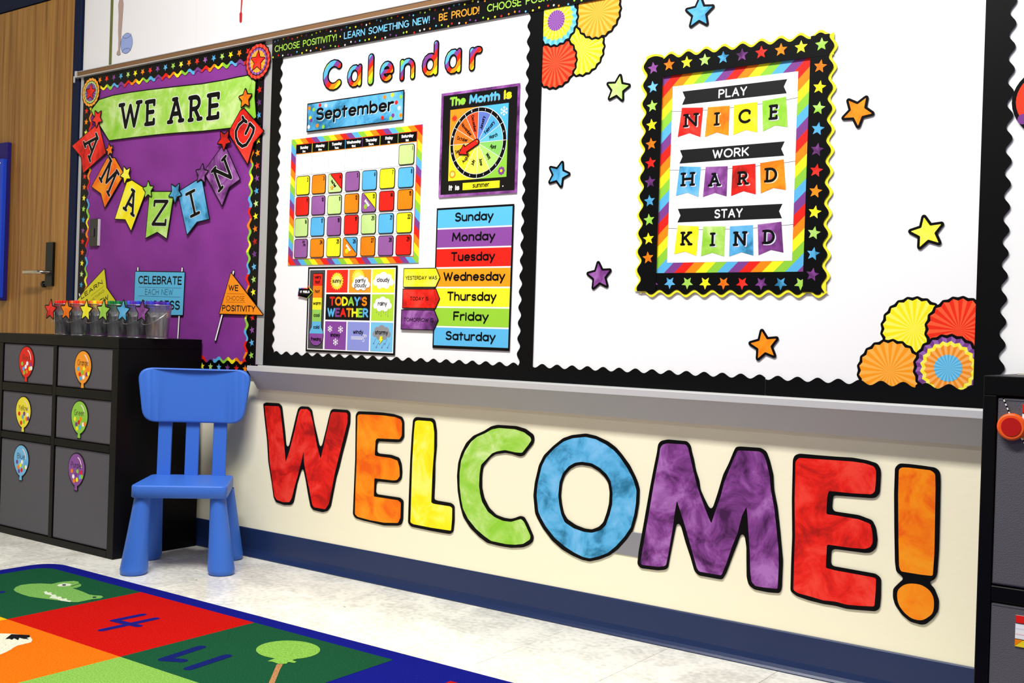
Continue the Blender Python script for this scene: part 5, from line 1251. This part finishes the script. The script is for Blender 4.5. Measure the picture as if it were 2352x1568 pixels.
# ================================================================== storage shelves
shelfm = mat((6, 5, 6), .42, .15, bump=.04, bscale=12)
CF = 2.24
def shelf_unit(x0, wd, lb, pt=.038, sz0=.370, sz1=.396):
    x1 = x0+wd; t = thing('storage_shelf', ((x0+x1)/2, CF+.18, 0), lb, 'shelf')
    zt = .777; yb = WALL_Y-.020
    def part(n, *a, **k):
        q_ = M(); q_.box(*a, shelfm, bev=.0015); q_.obj(n, t)
    part('side_panel', x0, x0+pt, CF, yb, 0, zt-.038); part('side_panel', x1-pt, x1, CF, yb, 0, zt-.038)
    part('top_panel', x0, x1, CF, yb, zt-.038, zt); part('bottom_panel', x0+pt, x1-pt, CF, yb, 0, .026)
    xm = (x0+x1)/2
    part('divider', xm-.012, xm+.012, CF+.001, yb, .026, zt-.038)
    part('shelf_board', x0+pt, xm-.012, CF+.001, yb, sz0, sz1); part('shelf_board', xm+.012, x1-pt, CF+.001, yb, sz0, sz1)
    return t
LX0 = -4.073; LW = .79
shelf_unit(LX0, LW, 'black cube storage shelf at the left holding six grey bins')
RX0 = at(2257, 948, CF)[0]
rs = shelf_unit(RX0, LW, 'black cube storage shelf at the right picture edge', .025, .339, .369)
for x0 in (LX0+.038, LX0+LW/2+.012):
    q_ = M(); q_.box(x0, x0+.345, CF+.001, WALL_Y-.02, .5545, .5865, shelfm, bev=.001); q_.obj('insert_board', bpy.data.objects['storage_shelf'])
grey = mat((94, 92, 98), .85, .1, bump=.5, bscale=420); greyd = mat((70, 68, 74), .85, .1)
def bin_(x0, x1, z0, z1, lb, group, y0=CF+.004):
    t = thing('storage_bin', ((x0+x1)/2, y0+.16, z0), lb, 'bin', group)
    q_ = M(); th = .006; y1 = y0+.33
    q_.box(x0, x1, y0, y0+th, z0, z1, grey, bev=.002); q_.obj('front_panel', t)
    q_ = M(); q_.box(x0, x0+th, y0+th, y1, z0, z1, grey); q_.box(x1-th, x1, y0+th, y1, z0, z1, grey); q_.box(x0+th, x1-th, y1-th, y1, z0, z1, grey); q_.box(x0+th, x1-th, y0+th, y1-th, z0, z0+th, grey); q_.obj('body', t)
    q_ = M(y0); q_.poly(rect(x0+.002, z1-.0045, x1-.002, z1-.0035), .0006, greyd); q_.poly(rect(x0+.002, z0+.0035, x1-.002, z0+.0045), .0006, greyd); q_.obj('seam', t)
    return t
WORDS = [('Red', RED, (62, 833), 0), ('Orange', (250, 158, 40), (192, 845), 1), ('Yellow', (246, 230, 60), (55, 948), 2), ('Green', (146, 208, 70), (184, 960), 3), ('Blue', (120, 190, 236), (50, 1059), 4), ('Purple', (140, 80, 160), (177, 1080), 5)]
bl_y = CF+.004
BX = [(-4.034, -3.689), (-3.664, -3.321)]; BZs = [(.588, .7375), (.3975, .553), (.0275, .368)]
DC = [GREEN, BLUE, RED, YELLOW, PURPLE, ORANGE, WHITE]
for nm, co, (px, py), i in WORDS:
    (x0, x1), (z0, z1) = BX[i % 2], BZs[i//2]
    t = bin_(x0+.002, x1-.002, z0+.001, z1-.001, 'grey %s storage bin with the %s balloon label' % ('tall' if i > 3 else 'shallow', nm.lower()), 'grey bins in the left shelf')
    Yb = bl_y; ccx, ccz = at(px, py, Yb); hgt = .0655; wdt = .054
    ccz += .006
    P = balloon_shape(ccx, ccz, wdt, .0585)
    zb_ = min(p[1] for p in P)
    q_ = M(Yb); q_.poly(P, .0025, MBLACK, back=.0008); q_.poly(offset(kn(ccx, zb_+.002), .003), .0025, MBLACK, back=.0008); bl_ = tag(q_.obj('balloon_label', t), '%s balloon label printed %s' % (nm.lower(), nm))
    q_ = M(Yb); q_.poly(offset(P, -.0035), .0029, ink(co)); q_.poly(kn(ccx, zb_+.002), .0029, ink(co)); q_.obj('printed_face', bl_)
    q_ = M(Yb); rdd = random.Random(i+5)
    spots = [(-.55, -.2), (.15, -.16), (.62, -.22), (-.05, -.42), (-.35, -.58), (.5, -.55), (.12, -.78), (-.25, -.88), (.72, -.5)]
    for k, (dx, dz) in enumerate(spots):
        cc_ = DC[(k*2+i) % 7]
        if cc_ == co or (nm == 'Red' and cc_ == RED): cc_ = WHITE
        q_.poly(circ(ccx+dx*wdt*.92, ccz+dz*.050, .0078, .0082, 12), .0033, ink(cc_))
    gl_ = [(ccx+wdt*.60*math.cos(math.radians(a)), ccz+.043*math.sin(math.radians(a))) for a in range(10, 75, 8)]
    q_.line(gl_, .0045, .0033, ink((255, 236, 226))); q_.obj('printed_dots', bl_)
    q_ = M(Yb); tcen(q_, nm, (ccx, ccz+.014), .021, .07, .0037, ink((70, 60, 30) if i < 4 else (40, 36, 70)), min(1.25, .066/(twidth(nm, SP)*.021))); q_.obj('lettering', bl_)
# right shelf bins
rx = RX0
rbx = [(rx+.030+.0, rx+.383), (rx+.407, rx+.752)]
rbz = [(.372, .7345), (.028, .336)]
rb_o = []
for i, (lb, g_) in enumerate((('grey fabric bin in the right shelf, upper, with orange disc on a string', None), ('grey fabric bin in the right shelf, lower, with rainbow name card', None))):
    t = bin_(rx+.0265, rx+.3825, rbz[i][0], rbz[i][1], lb, 'grey bins in the right shelf', CF+.003); rb_o.append(t)
for i in range(2): bin_(rx+.4075, rx+.764, rbz[i][0], rbz[i][1], 'grey fabric bin in the right shelf, %s of the column outside the picture' % ('upper' if i == 0 else 'lower'), 'grey bins in the right shelf', CF+.003)
# disc tag on twisted string
Yk = CF-.004
kx, kz = at(2323.5, 980, Yk)
dt = thing('disc_tag', (kx, Yk, kz), 'round orange disc tag hung by black and white string on the upper right bin', 'tag')
b = M(); rad = .0262
b.lathe([(rad*.94, 0), (rad, .0025), (rad, .0075), (rad*.93, .0105), (rad*.86, .0115)], (kx, Yk+.006, kz), mat((246, 92, 24), .45, .35), n=32, axis='y'); b.obj('disc', dt)
b = M(); b.lathe([(rad*.70, .011), (rad*.68, .0125)], (kx, Yk+.006, kz), mat((190, 14, 10), .5, .3), n=28, axis='y'); tag(b.obj('inner_disc', dt), 'dark red centre')
sx_, sz_ = at(2303, 913, Yk); ex_, ez_ = at(2321, 955, Yk); e2x, e2z = at(2343, 1001, Yk); e3x, e3z = at(2366, 1038, Yk)
b = M(); wm, km = mat((230, 230, 226), .8, .1), mat((16, 16, 16), .8, .1)
for (a0, a1, n) in (((sx_, Yk+.004, sz_), (ex_, Yk, ez_), 9), ((e2x, Yk, e2z), (e3x, Yk+.003, e3z), 8)):
    A0, A1 = Vector(a0), Vector(a1)
    for i in range(n): b.tube([A0+(A1-A0)*i/n, A0+(A1-A0)*(i+1)/n], .0016, wm if i % 2 else km, n=6)
b.obj('string', dt)
# cards on the right bins
def ncard(px, py, w_, h_, lb, parent):
    x0, z1 = at(px, py, CF+.002)
    t = M(CF+.003); t.poly(rect(x0, z1-h_, x0+w_, z1), .0014, MWHITE, back=.0004); r_ = tag(t.obj('name_card', parent), lb)
    t = M(CF+.003); t.poly(rect(x0, z1-h_*.24, x0+w_, z1), .0017, ink(RED)); hline(t, x0, x0+w_, z1-h_*.25, h_*.02, .002, MBLACK); hline(t, x0, x0+w_, z1-h_*.76, h_*.02, .002, MBLACK)
    hline(t, x0, x0+w_, z1-h_*.42, h_*.006, .002, ink((150, 150, 220))); hline(t, x0, x0+w_, z1-h_*.6, h_*.008, .002, ink(RED))
    t.poly(rect(x0, z1-h_, x0+w_, z1-h_*.77), .0017, ink((250, 220, 40)))
    k = 0; x = x0
    while x < x0+w_-.001: t.poly(clip([(x, z1-h_*.77), (x+.014, z1-h_*.77), (x, z1-h_+.001)], 1, 0, x0+w_), .002, ink((ORANGE, GREEN, BLUE)[k % 3])); x += .022; k += 1
    t.obj('printed_bands', r_)
ncard(2349, 928, .12, .068, 'name card with red, white and yellow bands', rb_o[0])
ncard(2333.2, 1411.5, .13, .060, 'name card with red, white and yellow bands', rb_o[1])
# thin pale slab on top of the right shelf
ps = M(); ps.box(RX0+.03, RX0+.33, CF+.17, CF+.34, .777, .7815, mat((200, 198, 190), .6, .2), bev=.0005)
tag(ps.obj('pale_slab', origin=(RX0+.18, CF+.25, .777)), 'thin pale slab on top of the right shelf', 'paper')

# ================================================================== pails of markers on the left shelf
PZ = .777; plastic = clear_plastic(); wire = mat((200, 200, 204), .2, .5, metal=.95); rimm = mat((190, 190, 194), .25, .5, metal=.8)
PYc = 2.40
def px_of(px): return at(px, 730, PYc)[0]
pail_px = [151, 188, 233, 273, 318, 362]
cols_ = [RED, ORANGE, YELLOW, GREEN, BLUE, PURPLE]
capsets = [[(226, 34, 24)], [(250, 110, 20), (250, 110, 20), (236, 50, 40)], [(252, 226, 20), (250, 130, 20)], [(16, 110, 46), (20, 130, 60)], [(50, 60, 200), (60, 80, 220), (90, 50, 170)], [(88, 42, 160), (70, 40, 150), (60, 60, 200)]]
pr_ = random.Random(4)
base_marker = {}
for i, px in enumerate(pail_px):
    x = px_of(px); y = PYc; nm = CN[cols_[i]].replace('pale ', '')
    t = thing('marker_pail', (x, y, PZ), '%s small clear pail with the %s star tag on the left shelf' % (('first', 'second', 'third', 'fourth', 'fifth', 'last')[i], nm), 'pail', 'pails of markers in a row')
    H = .120; r0, r1 = .0365, .0505
    b = M(); pf_ = [(r0, .0), (r0+.001, .003), (r0+(r1-r0)*.62, H*.62), (r0+(r1-r0)*.64+.0018, H*.635), (r0+(r1-r0)*.66, H*.65), (r1-.0025, H*.93), (r1-.001, H*.97), (r1, H)]
    b.lathe(pf_, (x, y, PZ+.0005), plastic, n=32, capb=True, capt=False); b.obj('pail_wall', t)
    b = M(); b.lathe([(r1-.0015, H-.002), (r1+.0015, H-.001), (r1+.0015, H+.0008), (r1-.0015, H+.0008), (r1-.0015, H-.002)], (x, y, PZ+.0005), rimm, n=32, capb=False, capt=False); b.obj('rim', t)
    b = M(); b.lathe([(r0+.0008, -.0002), (r0+.0016, .0012), (r0+.0004, .0025), (r0-.0012, .0012), (r0+.0008, -.0002)], (x, y, PZ+.0005), rimm, n=32, capb=False, capt=False); b.obj('base_ring', t)
    hp = []
    for k in range(13):
        a = math.radians(180+180*k/12); hp.append((x+(r1+.002)*math.cos(a), y+(r1+.004)*math.sin(a), PZ+H*.78-.045*math.sin(math.pi*k/12)))
    b = M(); b.tube(hp, .0011, wire, n=6); b.obj('wire_handle', t)
    # star tag hanging on the front
    Ys = y-r1-.008; cx, cz = x-.010, PZ+.095
    st_ = starp(cx, cz, .0395, 4, .48)
    b = M(Ys); b.poly(roundp(offset(st_, .0045), .001, 1), .001, MBLACK, back=0); tg = tag(b.obj('star_tag', t), '%s star tag' % nm)
    b = M(Ys); b.poly(st_, .0013, wc(cols_[i])); b.obj('printed_face', tg)
    # markers
    spots = [(0, 0)]+[(.0215*math.cos(a*math.pi/3+.3), .0215*math.sin(a*math.pi/3+.3)) for a in range(6)]+[(.0375*math.cos(a*math.pi/4.5), .0375*math.sin(a*math.pi/4.5)) for a in range(9)]
    for k, (dx, dy) in enumerate(spots):
        cc_ = capsets[i][k % len(capsets[i])] if i != 1 or k != 4 else capsets[1][2]
        key = cc_
        sc = .62; x_, y_ = x+dx*1.0, y+dy*1.0; zb_ = PZ+.010
        if key not in base_marker:
            mb = M(); bodyc = mat((176, 174, 174), .4, .3)
            mb.lathe([(.006, 0), (.0066, .003), (.0066, .088)], (0, 0, 0), bodyc, n=10, capt=False); root = mb.obj('marker', local=True)
            mb = M(); mb.lathe([(.0073, .084), (.0076, .088), (.0073, .120), (.0060, .1235)], (0, 0, 0), mat(cc_, .35, .35), n=10, capb=False); mb.obj('cap', root, local=True)
            base_marker[key] = root; o = root
        else:
            o = copy_tree(base_marker[key])
        hk = pr_.uniform(0, .006)
        o.location = (x+dx*.62, y+dy*.62, zb_+hk*.3); 
        o.rotation_euler = (math.atan2(-dy*.33, .12), math.atan2(dx*.33, .12), 0)
        cn = {(226, 34, 24): 'red', (250, 110, 20): 'orange', (236, 50, 40): 'light red', (252, 226, 20): 'yellow', (250, 130, 20): 'orange', (16, 110, 46): 'dark green', (20, 130, 60): 'mid green', (50, 60, 200): 'blue', (60, 80, 220): 'bright blue', (90, 50, 170): 'violet', (88, 42, 160): 'purple', (70, 40, 150): 'deep purple', (60, 60, 200): 'blue'}[cc_]
        tag(o, '%s capped marker standing in the pail with the %s star' % (cn, nm), 'marker', '%s markers in the %s star pail' % (cn, nm))
# ================================================================== blue child's chair
th_ = math.atan2(.685, .729)
CC = (-3.030, 2.347, 0)
ch_ = thing('child_chair', CC, "bright blue plastic child's chair standing in front of the black shelf", 'chair', rz=th_)
bluep = mat((58, 110, 206), .42, .3, bump=.12, bscale=260)
# local: x = sitter's right as seen from the front, -y = forward
def cobj(b, n):
    o = b.obj(n, ch_, local=True); return o
b = M()
sz = .297; so = roundp([(-.155, -.148), (.155, -.148), (.142, .140), (-.142, .140)], .022, 4)
so = ccw(so); n = len(so)
def ring(P, z): return [(x, y, z) for x, y in P]
L0 = [ring(offset(so, -.004), sz-.042), ring(so, sz-.040), ring(so, sz-.004), ring(offset(so, -.002), sz-.001), ring(offset(so, -.006), sz)]
k = min(len(r) for r in L0)
def scalep(P, s_, dz): 
    return [(x*s_, y*s_, dz) for x, y in P]
L0 = [scalep(so, .975, sz-.042), scalep(so, 1, sz-.039), scalep(so, 1, sz-.005), scalep(so, .988, sz-.0012), scalep(so, .965, sz)]
vs = [v for r in L0 for v in r]; fs = []
for j in range(len(L0)-1):
    for i in range(n): fs.append((j*n+i, j*n+(i+1) % n, (j+1)*n+(i+1) % n, (j+1)*n+i))
b.add(vs, fs, bluep, True); b.add(L0[-1], [tuple(range(n))], bluep); b.add(L0[0], [tuple(range(n-1, -1, -1))], bluep); cobj(b, 'seat')
for sx in (-1, 1):
    for sy in (-1, 1):
        b = M(); topc = Vector((sx*.122, sy*.112, sz-.042)); botc = Vector((sx*.142, sy*.122, 0)); N_ = 28; vs = []; prof = [(0, .036), (.004, .042), (.018, .0445), (.5*(sz-.042), .0352), (sz-.042, .0255)]
        for z, r in prof:
            t_ = z/(sz-.042); c_ = botc.lerp(topc, t_)
            for i in range(N_): a = 2*math.pi*i/N_; vs.append((c_.x+r*math.cos(a), c_.y+r*math.sin(a), z))
        fs = [(j*N_+i, j*N_+(i+1) % N_, (j+1)*N_+(i+1) % N_, (j+1)*N_+i) for j in range(len(prof)-1) for i in range(N_)]
        b.add(vs, fs, bluep, True); b.add(vs[:N_], [tuple(range(N_-1, -1, -1))], bluep); cobj(b, 'leg')
yb0, yb1 = .118, .150; lean = lambda z: (z-sz)*.05
for x in (-.099, -.004, .091):
    b = M(); z0, z1 = sz-.008, .500; hw = .0235
    vs = [(x+dx, y+lean(z), z) for z in (z0, z1) for dx, y in ((-hw, yb0), (hw, yb0), (hw, yb0+.014), (-hw, yb0+.014))]
    b.add(vs, [(0, 1, 5, 4), (1, 2, 6, 5), (2, 3, 7, 6), (3, 0, 4, 7), (0, 3, 2, 1), (4, 5, 6, 7)], bluep); o = cobj(b, 'back_slat')
    m_ = o.modifiers.new('bevel', 'BEVEL'); m_.width = .003; m_.segments = 2
b = M()
bk = roundp([(-.172, .484), (.172, .484), (.197, .671), (-.197, .671)], .045, 6)
# slight crown on the top edge
bk = [(x, z+(.010*(1-(x/.2)**2) if z > .6 else 0)) for x, z in ccw(bk)]
n = len(bk); cx_, cz_ = 0, .577
lay = [(.955, 0), (.99, .0015), (1, .006), (1, .022), (.985, .026), (.955, .026)]
def bpt(x, z, dy): return (x, yb0-.004+dy+lean(z)-.7*x*x, z)
R0 = [(x*.955, cz_+(z-cz_)*.955) for x, z in bk]
vs = []; key = {}
def vid(p):
    k_ = tuple(round(t, 5) for t in p)
    if k_ not in key: key[k_] = len(vs); vs.append(p)
    return key[k_]
fs = []
rings_ = [[vid(bpt(x*s_, cz_+(z-cz_)*s_, dy)) for x, z in bk] for s_, dy in lay]
for j in range(len(lay)-1):
    for i in range(n): fs.append((rings_[j+1][i], rings_[j+1][(i+1) % n], rings_[j][(i+1) % n], rings_[j][i]))
NS = 16; xe = .199
for i in range(NS):
    xa_, xb_ = -xe+2*xe*i/NS, -xe+2*xe*(i+1)/NS
    q = clip(clip(R0, 1, 0, xb_), -1, 0, -xa_)
    if len(q) > 2:
        f1 = [vid(bpt(x, z, 0)) for x, z in q]; f2 = [vid(bpt(x, z, .026)) for x, z in q]
        fs.append(tuple(f1)); fs.append(tuple(reversed(f2)))
fs = [tuple(dict.fromkeys(f)) for f in fs]; fs = [f for f in fs if len(f) > 2]
b.add(vs, fs, bluep, True)
cobj(b, 'backrest')

# ================================================================== number rug
RZ = .0075
rug = thing('play_rug', (-2.3, 1.5, 0), 'patchwork play rug with coloured squares, numbers and a royal blue rim', 'rug')
cp = lambda c: mat(c, .95, .05, kind='carpet')
RB, RG, RR, RO, RLG, RY = (14, 20, 122), (20, 76, 48), (184, 14, 8), (228, 104, 10), (124, 172, 74), (226, 176, 18)
def rrcorner(x0, y0, x1, y1, r): return [(x0, y0), (x1, y0)]+arc(x1-r, y1-r, r, r, 0, 90, 6)+arc(x0+r, y1-r, r, r, 90, 180, 8)
b = M(floor=0.0); b.poly(rrcorner(-3.372, -0.6, .9, 2.066, .085), RZ, cp(RB), back=0.0005); b.obj('rug_base', rug)
def patch(poly, co, d=.0004, nm='woven_square'):
    q_ = M(floor=RZ); q_.poly(poly, d, cp(co)); return q_.obj(nm, rug)
GX = [-3.315, -2.797, -2.282, -1.767]
GY = [2.011, 1.587, 1.163, .739]
patch(clip(rrcorner(GX[0], GY[1], GX[1], GY[0], .05), 1, 0, GX[1]) if False else ccw([(GX[0], GY[1]), (GX[1], GY[1]), (GX[1], GY[0]), (GX[0]+.06, GY[0])]+arc(GX[0]+.06, GY[0]-.06, .06, .06, 90, 180, 5)), RG)
patch(rect(GX[1], GY[1], GX[2], GY[0]), RR); patch(rect(GX[2], GY[1], GX[3], GY[0]), RG)
patch(rect(GX[0], GY[2], GX[1], GY[1]), RY); patch(rect(GX[1], GY[2], GX[2], GY[1]), RO); patch(rect(GX[2], GY[2], GX[3], GY[1]), RLG)
patch(rect(GX[0], GY[3], GX[1], GY[2]), RR); patch(rect(GX[1], GY[3], GX[2], GY[2]), RG); patch(rect(GX[2], GY[3], GX[3], GY[2]), RO)
xr0, yr0 = on_floor(1035, 1563.5, RZ)
patch(rect(xr0, yr0-.4, xr0+.5, yr0), RR)
f7 = cropf(0, 1240, 3.36, RZ); f8 = cropf(500, 1300, 3.36, RZ)
def motif(nm, items):
    q_ = M(floor=RZ)
    for kind, P, co, *w_ in items:
        if kind == 'p': q_.poly(P, .0008 if not w_ else w_[0], cp(co))
        else: q_.line(P, w_[0], w_[1] if len(w_) > 1 else .0009, cp(co))
    return q_.obj(nm, rug)
gh = [(105,385),(120,365),(160,348),(240,338),(320,336),(400,340),(450,328),(500,321),(570,316),(606,322),(608,334),(628,346),(622,358),(590,370),(560,372),(640,400),(690,422),(730,428),(780,430),(798,440),(775,452),(720,456),(660,468),(600,480),(540,480),(470,470),(380,458),(300,448),(230,438),(170,420),(125,402)]
motif('reptile_head_motif', [('p', pts(f7, gh), (112, 164, 80)),
  ('p', pts(f7, [(338,402),(358,396),(372,408),(395,404),(400,424),(428,422),(440,440),(470,438),(478,456),(512,452),(522,468),(552,470),(540,480),(470,470),(440,458),(380,448),(400,430),(350,420)]), (206, 214, 190), .0011),
  ('p', pts(f7, [(440,352),(455,342),(490,336),(530,338),(555,345),(540,354),(490,360),(455,360)]), (206, 214, 190), .0011), ('p', pts(f7, [(478,350),(485,344),(505,344),(512,350),(500,354),(484,354)]), (20, 30, 40), .0014),
  ('l', pts(f7, [(550,358),(608,340)]), RG, .004, .0012), ('p', pts(f7, [(712,443),(722,438),(745,439),(742,445),(722,448)]), (20, 30, 40), .0011)])
NB = (24, 22, 112)
motif('woven_number_four', [('l', pts(f7, [(788,696),(1200,607)]), NB, .023), ('l', pts(f7, [(880,622),(1100,577)]), NB, .023), ('l', pts(f7, [(880,622),(1068,664)]), NB, .023)])
motif('woven_strokes', [('l', pts(f7, [(1262,922),(1550,828)]), (14, 28, 96), .027), ('l', pts(f7, [(1262,922),(1408,932)]), (14, 28, 96), .027), ('l', pts(f7, [(1460,992),(1750,896)]), (14, 28, 96), .027)])
motif('woven_strokes', [('l', pts(f7, [(-60,415),(12,402)]), NB, .023)])
x_, y_ = f8(543, 648); e1 = [(f8(543+248*math.cos(t), 648+72*math.sin(t))) for t in [i*math.pi/16 for i in range(32)]]
motif('balloon_motif', [('p', pts(f8, [(495,742),(455,760),(395,900),(350,1000),(400,1000),(440,900),(480,800),(506,752)]), (172, 122, 78)), ('p', e1, (126, 176, 72), .0011),
  ('p', pts(f8, [(385,736),(440,715),(620,715),(575,728),(610,742),(590,750),(545,742),(530,756),(470,758),(430,742)]), (126, 176, 72), .0014)])
motif('striped_animal_motif', [('p', pts(f7, [(-120,700),(0,722),(90,724),(225,737),(250,770),(240,790),(130,817),(60,860),(0,885),(-150,900)]), (214, 212, 190)),
  ('p', pts(f7, [(88,728),(228,735),(232,750),(205,758),(225,768),(180,764),(150,756),(140,775),(110,760),(90,772),(75,764),(40,766),(60,750)]), (20, 20, 24), .0011)])
for o in list(bpy.data.objects):
    if o.name.startswith('woven_number_four'): o['label'] = 'dark blue woven numeral 4'

# drop anything unused
for me in list(bpy.data.meshes):
    if me.users == 0: bpy.data.meshes.remove(me)
